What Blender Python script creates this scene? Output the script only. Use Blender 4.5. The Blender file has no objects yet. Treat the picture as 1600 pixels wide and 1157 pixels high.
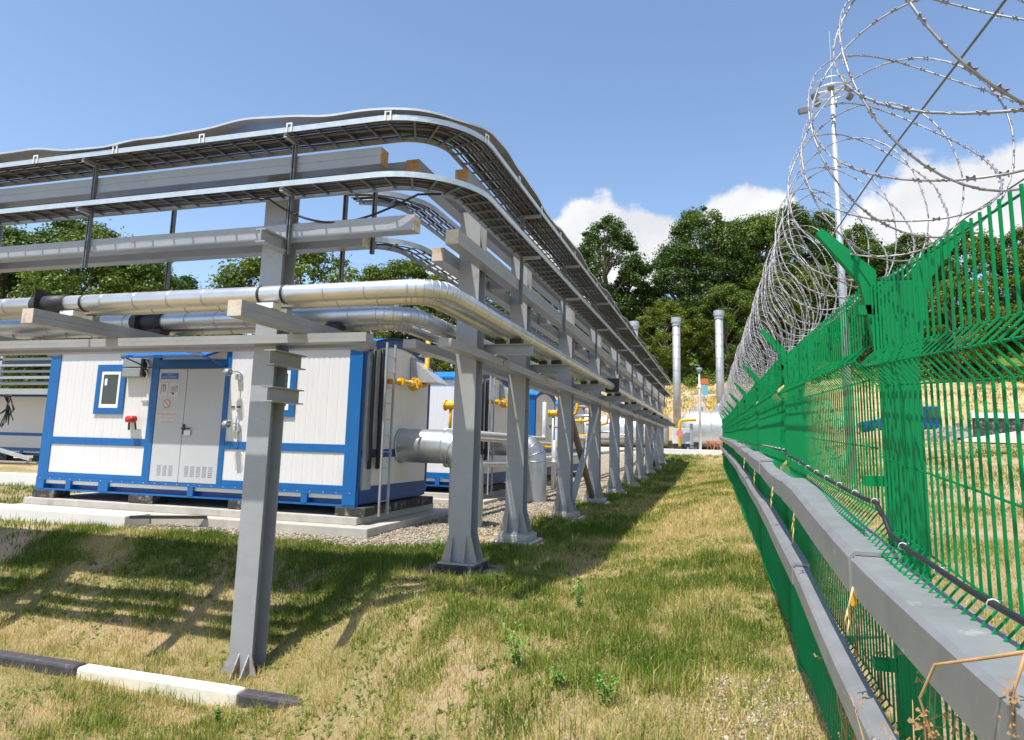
import bpy, math, random
import numpy as np
from mathutils import Vector, Matrix
random.seed(7); rng = np.random.default_rng(7)
C = bpy.context.scene.collection
sc = bpy.context.scene
# ------------------------------------------------------------------ camera
cam = bpy.data.cameras.new('camera'); camo = bpy.data.objects.new('camera', cam); C.objects.link(camo)
R_ = Vector((0.9575322, 0.2872234, 0.0251937)); U_ = Vector((0.0185902, -0.1486993, 0.9887077)); F_ = Vector((-0.2877263, 0.9462511, 0.1477239))
camo.matrix_world = Matrix(((R_.x, U_.x, -F_.x, 0), (R_.y, U_.y, -F_.y, 0), (R_.z, U_.z, -F_.z, 0), (0, 0, 0, 1)))
cam.sensor_fit = 'HORIZONTAL'; cam.sensor_width = 36; cam.lens = 36 * 1067 / 1600
cam.shift_y = -45.5 / 1600; cam.clip_start = 0.05; cam.clip_end = 2000
sc.camera = camo
# ------------------------------------------------------------------ light
KX, KY = 0.19, 0.38
sd = Vector((KX, KY, -1)).normalized()
elev = math.asin(-sd.z); az = math.atan2(-sd.x, -sd.y)
sun = bpy.data.lights.new('sun', 'SUN'); suno = bpy.data.objects.new('sun', sun); C.objects.link(suno)
sun.energy = 3.7; sun.angle = math.radians(0.53); sun.color = (1, 0.955, 0.88)
suno.rotation_mode = 'QUATERNION'; suno.rotation_quaternion = sd.to_track_quat('-Z', 'Y')
w = bpy.data.worlds.new('World'); sc.world = w; w.use_nodes = True
nt = w.node_tree; nt.nodes.clear(); N = nt.nodes.new; L = nt.links.new
sky = N('ShaderNodeTexSky'); sky.sky_type = 'NISHITA'; sky.sun_disc = False
sky.sun_elevation = elev; sky.sun_rotation = az; sky.altitude = 0; sky.air_density = 1.0; sky.dust_density = 0.6; sky.ozone_density = 2.0
tc = N('ShaderNodeTexCoord'); bg = N('ShaderNodeBackground'); bg.inputs[1].default_value = 0.124
def ray(x, y): return (R_ * ((x - 800) / 1067) - U_ * ((y - 533) / 1067) + F_).normalized()
nz = N('ShaderNodeTexNoise'); nz.inputs['Scale'].default_value = 13; nz.inputs['Detail'].default_value = 8; nz.inputs['Roughness'].default_value = 0.58
L(tc.outputs['Generated'], nz.inputs['Vector'])
clouds = [(ray(925, 372), .062), (ray(880, 400), .055), (ray(985, 390), .062), (ray(1035, 395), .06), (ray(955, 440), .07), (ray(1140, 345), .04), (ray(1175, 335), .035), (ray(1205, 345), .04),
          (ray(1455, 325), .06), (ray(1520, 322), .052), (ray(1590, 322), .066), (ray(1680, 330), .08), (ray(1400, 370), .06), (ray(1330, 395), .045), (ray(700, 470), .06), (ray(-500, 400), .12), (ray(2200, 300), .2)]
prev = None
for c, r in clouds:
    s = N('ShaderNodeVectorMath'); s.operation = 'DISTANCE'; s.inputs[1].default_value = tuple(c); L(tc.outputs['Generated'], s.inputs[0])
    d = N('ShaderNodeMath'); d.operation = 'DIVIDE'; d.inputs[1].default_value = r; L(s.outputs['Value'], d.inputs[0])
    if prev is None: prev = d
    else:
        m = N('ShaderNodeMath'); m.operation = 'SMOOTH_MIN'; m.inputs[2].default_value = .3; L(prev.outputs[0], m.inputs[0]); L(d.outputs[0], m.inputs[1]); prev = m
a = N('ShaderNodeMath'); a.operation = 'MULTIPLY_ADD'; a.inputs[1].default_value = 1.7; a.inputs[2].default_value = -.85; L(nz.outputs[0], a.inputs[0])
b = N('ShaderNodeMath'); b.operation = 'ADD'; L(prev.outputs[0], b.inputs[0]); L(a.outputs[0], b.inputs[1])
mr = N('ShaderNodeMapRange'); mr.interpolation_type = 'SMOOTHSTEP'; L(b.outputs[0], mr.inputs[0])
mr.inputs[1].default_value = 1.08; mr.inputs[2].default_value = .8; mr.inputs[3].default_value = 0; mr.inputs[4].default_value = 1
nz2 = N('ShaderNodeTexNoise'); nz2.inputs['Scale'].default_value = 9; nz2.inputs['Detail'].default_value = 5; L(tc.outputs['Generated'], nz2.inputs['Vector'])
cr = N('ShaderNodeValToRGB'); cr.color_ramp.elements[0].position = .35; cr.color_ramp.elements[0].color = (3.7, 3.8, 4.05, 1); cr.color_ramp.elements[1].position = .6; cr.color_ramp.elements[1].color = (4.7, 4.7, 4.75, 1)
L(nz2.outputs[0], cr.inputs[0])
mx = N('ShaderNodeMix'); mx.data_type = 'RGBA'; L(mr.outputs[0], mx.inputs[0]); L(sky.outputs[0], mx.inputs[6]); L(cr.outputs[0], mx.inputs[7])
L(mx.outputs[2], bg.inputs[0]); wo = N('ShaderNodeOutputWorld'); L(bg.outputs[0], wo.inputs[0])
sc.view_settings.view_transform = 'Standard'; sc.view_settings.look = 'None'; sc.view_settings.exposure = 0.80; sc.view_settings.gamma = 1
# ------------------------------------------------------------------ materials
def mat(name, col, rough=.5, metal=0, var=.12, scale=6, bump=0, bscale=60, dirt=None, spec=.5, stretch=None, trans=0, streak=None):
    m = bpy.data.materials.new(name); m.use_nodes = True; t = m.node_tree; n = t.nodes; p = n['Principled BSDF']; l = t.links.new
    p.inputs['Roughness'].default_value = rough; p.inputs['Metallic'].default_value = metal; p.inputs['Specular IOR Level'].default_value = spec
    co = n.new('ShaderNodeTexCoord'); src = co.outputs['Object']
    if stretch:
        mp = n.new('ShaderNodeMapping'); mp.inputs['Scale'].default_value = stretch; l(src, mp.inputs[0]); src = mp.outputs[0]
    z = n.new('ShaderNodeTexNoise'); z.inputs['Scale'].default_value = scale; z.inputs['Detail'].default_value = 6; z.inputs['Roughness'].default_value = .65; l(src, z.inputs['Vector'])
    r = n.new('ShaderNodeValToRGB'); r.color_ramp.elements[0].position = .3; r.color_ramp.elements[1].position = .72
    r.color_ramp.elements[0].color = tuple(c * (1 - var) for c in col) + (1,); r.color_ramp.elements[1].color = tuple(min(1, c * (1 + var)) for c in col) + (1,)
    l(z.outputs[0], r.inputs[0]); out = r.outputs[0]
    if dirt:
        z2 = n.new('ShaderNodeTexNoise'); z2.inputs['Scale'].default_value = dirt[1]; z2.inputs['Detail'].default_value = 9; z2.inputs['Roughness'].default_value = .7; l(src, z2.inputs['Vector'])
        r2 = n.new('ShaderNodeValToRGB'); r2.color_ramp.elements[0].position = dirt[2]; r2.color_ramp.elements[1].position = dirt[2] + .12
        r2.color_ramp.elements[0].color = (0, 0, 0, 1); r2.color_ramp.elements[1].color = (dirt[3],) * 3 + (1,)
        l(z2.outputs[0], r2.inputs[0]); q = n.new('ShaderNodeMix'); q.data_type = 'RGBA'; l(r2.outputs[0], q.inputs[0]); l(out, q.inputs[6]); q.inputs[7].default_value = tuple(dirt[0]) + (1,); out = q.outputs[2]
    l(out, p.inputs['Base Color'])
    rr = n.new('ShaderNodeMapRange'); rr.inputs[3].default_value = max(.05, rough - .1); rr.inputs[4].default_value = min(1, rough + .12); l(z.outputs[0], rr.inputs[0]); l(rr.outputs[0], p.inputs['Roughness'])
    if bump:
        z3 = n.new('ShaderNodeTexNoise'); z3.inputs['Scale'].default_value = bscale; z3.inputs['Detail'].default_value = 6; l(src, z3.inputs['Vector'])
        bp = n.new('ShaderNodeBump'); bp.inputs['Strength'].default_value = bump; bp.inputs['Distance'].default_value = .02; l(z3.outputs[0], bp.inputs['Height']); l(bp.outputs[0], p.inputs['Normal'])
    if trans: p.inputs['Transmission Weight'].default_value = trans
    return m
M = {}
rust = (.28, .12, .04)
M['steel'] = mat('grey_painted_steel', (.34, .35, .36), .42, .1, .08, 3, .05, 40, dirt=((.30, .19, .11), 4.5, .60, .6))
M['steel_foot'] = mat('dusty_steel_foot', (.38, .37, .35), .6, 0, .15, 5, .1, 40, dirt=((.42, .33, .22), 5, .46, .8))
M['beam_end_rust'] = mat('rusty_beam_end', (.48, .24, .10), .8, 0, .3, 12, .1, 40, dirt=((.55, .46, .36), 9, .5, .6))
M['steel_rusty'] = mat('grey_steel_rust_foot', (.40, .38, .36), .6, 0, .2, 8, .1, 40, dirt=(rust, 7, .47, .8))
M['brown_steel'] = mat('brown_weathered_steel', (.13, .105, .07), .6, 0, .25, 6, .1, 40)
M['beam_end'] = mat('primed_beam_end', (.62, .55, .45), .7, 0, .15, 10, .1, 40, dirt=((.45, .16, .04), 5, .5, .75))
M['galv'] = mat('galvanised_steel', (.55, .57, .58), .36, .8, .16, 5, .04, 80)
M['galv_bright'] = mat('bright_galvanised_rail', (.62, .66, .65), .4, .6, .08, 10, .03, 80)
M['galv_dull'] = mat('weathered_galvanised', (.47, .50, .53), .48, .45, .14, 7, .06, 50, dirt=((.36, .33, .28), 4, .6, .5))
M['clad'] = mat('aluminium_cladding', (.66, .66, .66), .38, .82, .08, 2.5, .05, 9)
M['tanksteel'] = mat('matt_tank_cladding', (.50, .50, .49), .45, .55, .1, 2, .05, 6)
M['duct'] = mat('duct_galvanised', (.52, .55, .57), .38, .8, .1, 3, .03, 12)
M['rung'] = mat('dark_tray_steel', (.20, .21, .21), .5, .5, .12, 20)
M['cable'] = mat('black_cable', (.016, .016, .018), .5, 0, .3, 30)
M['greycable'] = mat('grey_cable', (.13, .13, .135), .5, 0, .3, 30)
M['lid'] = mat('galvanised_lid', (.66, .67, .67), .42, .65, .1, 4, .04, 30)
M['black'] = mat('black_paint', (.03, .03, .032), .55, 0, .4, 14, .1, 30, dirt=((.22, .2, .17), 9, .6, .6))
M['bitumen'] = mat('black_bitumen_block', (.04, .038, .036), .8, 0, .4, 14, .3, 40, dirt=((.3, .27, .22), 8, .52, .8))
M['white'] = mat('white_sandwich_panel', (.72, .715, .72), .4, 0, .02, 3, dirt=((.58, .54, .47), 2.0, .57, .28), stretch=(2, 2, .6))
M['white_old_bounce'] = mat('cream_side_panel', (.80, .79, .75), .45, 0, .05, 2, dirt=((.55, .50, .40), 1.8, .58, .4))  # side panel tone raised to carry light bounced off the gravel
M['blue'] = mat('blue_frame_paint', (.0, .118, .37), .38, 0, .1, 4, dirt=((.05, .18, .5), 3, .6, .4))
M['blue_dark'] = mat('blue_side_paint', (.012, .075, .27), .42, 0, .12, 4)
M['blue_roof'] = mat('blue_corrugated_sheet', (.02, .22, .62), .35, .1, .08, 4)
M['door'] = mat('light_grey_door', (.52, .53, .55), .4, 0, .03, 2)
M['frame_white'] = mat('white_plastic', (.82, .82, .82), .35, 0, .02, 3)
M['glass'] = mat('window_glass', (.02, .03, .03), .06, 0, .3, 2, spec=.8)
M['grey_box'] = mat('grey_plastic_box', (.27, .29, .30), .45, 0, .1, 8)
M['red'] = mat('red_plastic', (.55, .03, .02), .4, 0, .15, 9)
M['yellow'] = mat('yellow_gas_paint', (.80, .42, .01), .38, 0, .1, 6, dirt=((.45, .2, .02), 6, .6, .5))
M['signwhite'] = mat('sign_white', (.62, .60, .60), .5, 0, .03, 5)
M['signpink'] = mat('sign_red_print', (.60, .20, .18), .5, 0, .1, 50)
M['signblue'] = mat('sign_blue', (.02, .12, .45), .5, 0, .05, 50)
M['signblack'] = mat('sign_black', (.05, .05, .07), .5, 0, .05, 50)
M['green'] = mat('green_powder_coat', (.0, .22, .062), .48, 0, .16, 3, spec=.22)
M['green_post'] = mat('green_post_paint', (.0, .20, .055), .45, 0, .08, 5, spec=.28)
M['rail'] = mat('galvanised_rail_beam', (.31, .315, .32), .45, .4, .12, 5, .05, 30, dirt=((.66, .67, .68), 9, .61, .8))
M['razor'] = mat('razor_tape', (.34, .33, .34), .5, .6, .15, 30)
M['concrete'] = mat('concrete', (.46, .43, .38), .85, 0, .14, 3, .25, 60, dirt=((.27, .24, .2), 2.5, .55, .5))
M['concrete_white'] = mat('whitewashed_concrete', (.72, .70, .66), .8, 0, .06, 3, .15, 40, dirt=((.45, .38, .28), 3, .6, .6))
M['kerb_white'] = mat('white_kerb_paint', (.78, .72, .58), .65, 0, .05, 4, .15, 40, dirt=((.42, .33, .2), 4, .58, .7))
M['kerb_black'] = mat('black_kerb_paint', (.06, .055, .06), .6, 0, .3, 8, .15, 40, dirt=((.3, .25, .18), 5, .57, .6))
M['insul'] = mat('white_pipe_wrap', (.60, .60, .59), .35, .4, .1, 4)
M['bark'] = mat('bark', (.20, .17, .13), .9, 0, .3, 4, .5, 20)
M['orange'] = mat('orange_paint', (.55, .16, .04), .5, 0, .15, 8)
M['van'] = mat('blue_van_paint', (.012, .045, .26), .3, 0, .1, 3)
M['tyre'] = mat('tyre_rubber', (.02, .02, .02), .8)
M['twine'] = mat('yellow_twine', (.62, .48, .18), .8, 0, .2, 30)
M['dryweed'] = mat('dry_weed', (.46, .27, .11), .85, 0, .3, 20)
M['weed'] = mat('fresh_weed', (.12, .26, .035), .6, 0, .3, 20)
M['stone'] = mat('rubble_stone', (.42, .37, .32), .9, 0, .25, 2.5, .3, 20)
def emit_mat(name, cols, rough=.6, attr='tone', trans=.35):
    m = bpy.data.materials.new(name); m.use_nodes = True; t = m.node_tree; n = t.nodes; p = n['Principled BSDF']; l = t.links.new
    at = n.new('ShaderNodeAttribute'); at.attribute_name = attr
    r = n.new('ShaderNodeValToRGB'); e = r.color_ramp.elements
    while len(e) < len(cols): e.new(.5)
    for i, (ps, c) in enumerate(cols): e[i].position = ps; e[i].color = tuple(c) + (1,)
    l(at.outputs['Fac'], r.inputs[0]); col = r.outputs[0]
    if name.startswith('leaves'):
        oi = n.new('ShaderNodeObjectInfo'); h = n.new('ShaderNodeHueSaturation'); m1 = n.new('ShaderNodeMapRange'); m1.inputs[3].default_value = .475; m1.inputs[4].default_value = .515; m2 = n.new('ShaderNodeMapRange'); m2.inputs[3].default_value = 1.35; m2.inputs[4].default_value = .72
        l(oi.outputs['Random'], m1.inputs[0]); l(oi.outputs['Random'], m2.inputs[0]); l(m1.outputs[0], h.inputs['Hue']); l(m2.outputs[0], h.inputs['Value']); l(col, h.inputs['Color']); col = h.outputs[0]
    l(col, p.inputs['Base Color']); p.inputs['Roughness'].default_value = rough; p.inputs['Specular IOR Level'].default_value = .25
    tr = n.new('ShaderNodeBsdfTranslucent'); l(col, tr.inputs[0]); ms = n.new('ShaderNodeMixShader'); ms.inputs[0].default_value = trans
    l(p.outputs[0], ms.inputs[1]); l(tr.outputs[0], ms.inputs[2]); l(ms.outputs[0], n['Material Output'].inputs[0])
    return m
M['grass'] = emit_mat('grass_blades', [(0, (.085, .155, .016)), (.3, (.175, .255, .03)), (.5, (.32, .345, .06)), (.75, (.52, .43, .15)), (1, (.68, .53, .27))])
M['leaf'] = emit_mat('leaves', [(0, (.036, .070, .010)), (.5, (.080, .142, .018)), (1, (.16, .23, .036))], .45, trans=.28)
M['leaf2'] = emit_mat('leaves_light', [(0, (.045, .08, .01)), (.5, (.10, .16, .018)), (1, (.21, .26, .035))], .45, trans=.28)
M['leaf3'] = emit_mat('scrub_leaves', [(0, (.09, .15, .02)), (.5, (.17, .26, .04)), (1, (.30, .36, .10))], .5, trans=.3)
# ------------------------------------------------------------------ mesh builder
class MB:
    def __init__(s): s.v = []; s.f = []
    def add(s, vs, fs):
        o = len(s.v); s.v += [tuple(q) for q in vs]; s.f += [tuple(i + o for i in f) for f in fs]; return s
    def box(s, x0, y0, z0, x1, y1, z1):
        if x0 > x1: x0, x1 = x1, x0
        if y0 > y1: y0, y1 = y1, y0
        if z0 > z1: z0, z1 = z1, z0
        return s.add([(x0, y0, z0), (x1, y0, z0), (x1, y1, z0), (x0, y1, z0), (x0, y0, z1), (x1, y0, z1), (x1, y1, z1), (x0, y1, z1)],
                     [(0, 3, 2, 1), (4, 5, 6, 7), (0, 1, 5, 4), (1, 2, 6, 5), (2, 3, 7, 6), (3, 0, 4, 7)])
    def bar(s, p0, p1, wd, ht, side=None, off=(0, 0)):      # oriented box, wd along side, ht along up
        p0 = Vector(p0); p1 = Vector(p1); d = (p1 - p0).normalized()
        sv = Vector(side) if side else d.cross(Vector((0, 0, 1)))
        if sv.length < 1e-4: sv = Vector((1, 0, 0))
        sv = (sv - d * sv.dot(d)).normalized(); uv = sv.cross(d).normalized()
        o = sv * off[0] + uv * off[1]; vs = []
        for p in (p0, p1):
            for a, b in ((-1, -1), (1, -1), (1, 1), (-1, 1)): vs.append(p + o + sv * a * wd / 2 + uv * b * ht / 2)
        return s.add(vs, [(3, 2, 1, 0), (4, 5, 6, 7), (0, 1, 5, 4), (1, 2, 6, 5), (2, 3, 7, 6), (3, 0, 4, 7)])
    def hbeam(s, p0, p1, wd, ht, side=None, t=.014):         # flanges at +-ht/2 along up, web between
        s.bar(p0, p1, wd, t, side, (0, ht / 2 - t / 2)); s.bar(p0, p1, wd, t, side, (0, -ht / 2 + t / 2)); s.bar(p0, p1, t, ht - 2 * t, side); return s
    def chan(s, p0, p1, wd, ht, side=None, t=.012):          # web at +side
        s.bar(p0, p1, t, ht, side, (wd / 2 - t / 2, 0)); s.bar(p0, p1, wd - t, t, side, (-t / 2, ht / 2 - t / 2)); s.bar(p0, p1, wd - t, t, side, (-t / 2, -ht / 2 + t / 2)); return s
    def tube(s, pts, r, n=8, cap=True, closed=False):
        pts = [Vector(p) for p in pts]; o = len(s.v); up = None; m = len(pts)
        for i, p in enumerate(pts):
            d = (pts[min(i + 1, m - 1)] - pts[max(i - 1, 0)])
            if d.length < 1e-9: d = Vector((0, 0, 1))
            d.normalize()
            if up is None: up = Vector((0, 0, 1)) if abs(d.z) < .9 else Vector((1, 0, 0))
            up = (up - d * up.dot(d)).normalized(); sd_ = d.cross(up); rr = r[i] if hasattr(r, '__len__') else r
            for k in range(n):
                a_ = 2 * math.pi * k / n; q = p + (sd_ * math.cos(a_) + up * math.sin(a_)) * rr; s.v.append((q.x, q.y, q.z))
        for i in range(m - 1):
            for k in range(n):
                k2 = (k + 1) % n; s.f.append((o + i * n + k, o + i * n + k2, o + (i + 1) * n + k2, o + (i + 1) * n + k))
        if cap: s.f.append(tuple(o + k for k in range(n))[::-1]); s.f.append(tuple(o + (m - 1) * n + k for k in range(n)))
        return s
    def prism(s, poly, d):                                    # poly list of 3D pts, extruded by vector d
        n = len(poly); d = Vector(d); vs = [Vector(p) for p in poly] + [Vector(p) + d for p in poly]
        return s.add(vs, [tuple(range(n))[::-1], tuple(range(n, 2 * n))] + [(i, (i + 1) % n, n + (i + 1) % n, n + i) for i in range(n)])
    def sweep(s, path, prof, closed_prof=True):               # path of (x,y,z) in plan; prof of (u sideways, v up); u along left normal
        o = len(s.v); m = len(path); n = len(prof); P = [Vector(p) for p in path]
        for i in range(m):
            d0 = (P[i] - P[i - 1]) if i else (P[1] - P[0]); d1 = (P[i + 1] - P[i]) if i < m - 1 else d0
            d0 = Vector((d0.x, d0.y, 0)).normalized(); d1 = Vector((d1.x, d1.y, 0)).normalized(); t_ = (d0 + d1).normalized()
            nrm = Vector((-t_.y, t_.x, 0)) / max(.3, t_.dot(d0))
            for u, v in prof: s.v.append((P[i].x + nrm.x * u, P[i].y + nrm.y * u, P[i].z + v))
        for i in range(m - 1):
            for k in range(n if closed_prof else n - 1):
                k2 = (k + 1) % n; s.f.append((o + i * n + k, o + i * n + k2, o + (i + 1) * n + k2, o + (i + 1) * n + k))
        if closed_prof: s.f.append(tuple(o + k for k in range(n))[::-1]); s.f.append(tuple(o + (m - 1) * n + k for k in range(n)))
        return s
    def build(s, name, m, parent=None, smooth=False, bevel=0):
        me = bpy.data.meshes.new(name); me.from_pydata(s.v, [], s.f); me.update()
        me.materials.append(M[m] if isinstance(m, str) else m)
        if smooth: me.polygons.foreach_set('use_smooth', [True] * len(me.polygons)); 
        o = bpy.data.objects.new(name, me); C.objects.link(o)
        if smooth == 'auto': pass
        if bevel:
            b_ = o.modifiers.new('b', 'BEVEL'); b_.width = bevel; b_.segments = 2; b_.limit_method = 'ANGLE'
        if parent: o.parent = parent; o.matrix_parent_inverse = Matrix.Translation(-(parent.matrix_world.translation if parent.parent is None else Vector())) if parent.type == 'EMPTY' else Matrix()
        return o
def tag(o, label=None, cat=None, group=None, kind=None):
    if label: o['label'] = label
    if cat: o['category'] = cat
    if group: o['group'] = group
    if kind: o['kind'] = kind
    return o
def thing(name, label, cat, loc=(0, 0, 0), group=None):
    o = bpy.data.objects.new(name, None); C.objects.link(o); o.location = loc; o.matrix_world = Matrix.Translation(loc); o.empty_display_size = .2
    return tag(o, label, cat, group)
def copy_tree(o, parent=None):
    c = o.copy(); C.objects.link(c); c.parent = parent
    for ch in list(o.children): copy_tree(ch, c)
    return c
def raw(name, verts, tris, m, tone=None, n=3, parent=None, smooth=False):
    me = bpy.data.meshes.new(name); nv = len(verts); nf = len(tris)
    me.vertices.add(nv); me.vertices.foreach_set('co', np.asarray(verts, np.float32).ravel())
    me.loops.add(nf * n); me.loops.foreach_set('vertex_index', np.asarray(tris, np.int32).ravel())
    me.polygons.add(nf); me.polygons.foreach_set('loop_start', np.arange(nf, dtype=np.int32) * n)
    try: me.polygons.foreach_set('loop_total', np.full(nf, n, np.int32))
    except Exception: pass
    if smooth: me.polygons.foreach_set('use_smooth', np.ones(nf, bool))
    me.update(calc_edges=True); me.validate()
    if tone is not None:
        a_ = me.attributes.new('tone', 'FLOAT', 'POINT'); a_.data.foreach_set('value', np.asarray(tone, np.float32))
    me.materials.append(M[m] if isinstance(m, str) else m)
    o = bpy.data.objects.new(name, me); C.objects.link(o)
    if parent: o.parent = parent
    return o
# ------------------------------------------------------------------ noise and terrain
_perm = rng.random((256, 256))
def vnoise(x, y, s=1.0, o=0):
    x = np.asarray(x, float) * s + 37.3 + o; y = np.asarray(y, float) * s + 91.7 + o * 1.7
    xi = np.floor(x).astype(int); yi = np.floor(y).astype(int); fx = x - xi; fy = y - yi; fx = fx * fx * (3 - 2 * fx); fy = fy * fy * (3 - 2 * fy)
    g = lambda a_, b_: _perm[a_ % 256, b_ % 256]
    return (g(xi, yi) * (1 - fx) + g(xi + 1, yi) * fx) * (1 - fy) + (g(xi, yi + 1) * (1 - fx) + g(xi + 1, yi + 1) * fx) * fy
def fbm(x, y, s=1.0, o=0): return (vnoise(x, y, s, o) + .5 * vnoise(x, y, s * 2.1, o + 5) + .25 * vnoise(x, y, s * 4.3, o + 9)) / 1.75
def sstep(a_, b_, x): t = np.clip((x - a_) / (b_ - a_), 0, 1); return t * t * (3 - 2 * t)
def ground(x, y):
    x = np.asarray(x, float); y = np.asarray(y, float)
    z = np.interp(y, [-30, 8, 10.6, 14, 21, 25, 29, 34, 40, 44, 48, 52, 56, 62, 75, 85, 140, 300], [-1.6, -1.62, -1.56, -1.52, -1.48, -1.42, -1.34, -1.2, -.95, -.45, -.1, .9, 2.3, 4.3, 7.6, 9.6, 20, 26])
    far = np.where(x < -25, .35 + .65 * sstep(-60, -25, x), 1.0)
    z = np.where(z > -1.5, -1.5 + (z + 1.5) * far, z)
    z = z + sstep(-2, .5, x) * np.interp(y, [0, 5.6, 9, 13.5, 20, 30, 45], [0, .02, .30, .28, .45, .3, 0])
    z = z + sstep(.8, 12, x) * np.interp(y, [0, 10, 30, 50, 60], [-.1, .1, 1.0, 1.1, .3])
    yt = np.interp(x, [-40, -5, -3.3, -1, 1, 40], [9.2, 9.2, 7.6, 5.2, 3.2, 3.2]); wd = 2.5
    slope_ = .95 * sstep(0, 1, (yt - y) / wd) * np.interp(x, [-3, -.3], [1, .0])
    z = z - slope_
    z = z + (fbm(x, y, .9) - .5) * np.where((y < 8.6) & (y > 3), .13, .07) * sstep(8.5, 7.5, np.where((x < -3.4) & (y > 8.8), 9, 0)) * np.where(y > 48, 8, 1)
    return z
def G(x, y): return float(ground(np.array([x]), np.array([y]))[0])
def grid_mesh(name, xs, ys, zf, m, parent=None):
    X, Y = np.meshgrid(xs, ys, indexing='ij'); Z = zf(X, Y); nx, ny = len(xs), len(ys)
    i = np.arange(nx * ny).reshape(nx, ny); q = np.stack([i[:-1, :-1], i[1:, :-1], i[1:, 1:], i[:-1, 1:]], -1).reshape(-1, 4)
    return raw(name, np.stack([X, Y, Z], -1).reshape(-1, 3), q, m, n=4, smooth=True)
def soil_mat():
    m = bpy.data.materials.new('soil_and_dry_turf'); m.use_nodes = True; t = m.node_tree; n = t.nodes; p = n['Principled BSDF']; l = t.links.new
    co = n.new('ShaderNodeTexCoord')
    def nz_(s, d=6, r=.6):
        z = n.new('ShaderNodeTexNoise'); z.inputs['Scale'].default_value = s; z.inputs['Detail'].default_value = d; z.inputs['Roughness'].default_value = r; l(co.outputs['Object'], z.inputs['Vector']); return z.outputs[0]
    def ramp(s, els):
        r = n.new('ShaderNodeValToRGB'); e = r.color_ramp.elements
        while len(e) < len(els): e.new(.5)
        for i, (ps, c) in enumerate(els): e[i].position = ps; e[i].color = tuple(c) + (1,)
        l(s, r.inputs[0]); return r.outputs[0]
    fine = ramp(nz_(120, 10, .85), [(.3, (.27, .18, .10)), (.5, (.50, .36, .22)), (.72, (.68, .52, .35))])
    grn = ramp(nz_(110, 9, .85), [(.3, (.09, .10, .03)), (.5, (.26, .24, .09)), (.7, (.50, .40, .22))])
    mask = ramp(nz_(.55, 5, .6), [(.42, (0, 0, 0)), (.58, (.8, .8, .8))])
    q = n.new('ShaderNodeMix'); q.data_type = 'RGBA'; l(mask, q.inputs[0]); l(fine, q.inputs[6]); l(grn, q.inputs[7])
    # hillside gets a sandy ochre colour with green scrub bands
    sx = n.new('ShaderNodeSeparateXYZ'); l(co.outputs['Object'], sx.inputs[0])
    hill = n.new('ShaderNodeMapRange'); hill.inputs[1].default_value = 49; hill.inputs[2].default_value = 57; l(sx.outputs[1], hill.inputs[0])
    sand = ramp(nz_(1.1, 10, .82), [(.34, (.20, .20, .06)), (.45, (.42, .30, .14)), (.56, (.58, .42, .24)), (.7, (.70, .54, .36))])
    q2 = n.new('ShaderNodeMix'); q2.data_type = 'RGBA'; l(hill.outputs[0], q2.inputs[0]); l(q.outputs[2], q2.inputs[6]); l(sand, q2.inputs[7])
    top = n.new('ShaderNodeMapRange'); top.inputs[1].default_value = 68.5; top.inputs[2].default_value = 70.5; l(sx.outputs[1], top.inputs[0])
    scr = ramp(nz_(1.3, 9, .75), [(.35, (.05, .085, .015)), (.6, (.16, .22, .04))])
    q3 = n.new('ShaderNodeMix'); q3.data_type = 'RGBA'; l(top.outputs[0], q3.inputs[0]); l(q2.outputs[2], q3.inputs[6]); l(scr, q3.inputs[7])
    l(q3.outputs[2], p.inputs['Base Color']); p.inputs['Roughness'].default_value = .95; p.inputs['Specular IOR Level'].default_value = .1
    bp = n.new('ShaderNodeBump'); bp.inputs['Strength'].default_value = .9; bp.inputs['Distance'].default_value = .04; l(nz_(40, 8, .7), bp.inputs['Height']); l(bp.outputs[0], p.inputs['Normal'])
    return m
M['soil'] = soil_mat()
xs = np.unique(np.concatenate([np.linspace(-260, -30, 40), np.linspace(-30, -12, 40), np.linspace(-12, 4, 150), np.linspace(4, 30, 50), np.linspace(30, 260, 40)]))
ys = np.unique(np.concatenate([np.linspace(-60, -2, 20), np.linspace(-2, 14, 150), np.linspace(14, 60, 140), np.linspace(60, 110, 60), np.linspace(110, 420, 30)]))
tag(grid_mesh('ground', xs, ys, ground, 'soil'), kind='structure')
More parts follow.
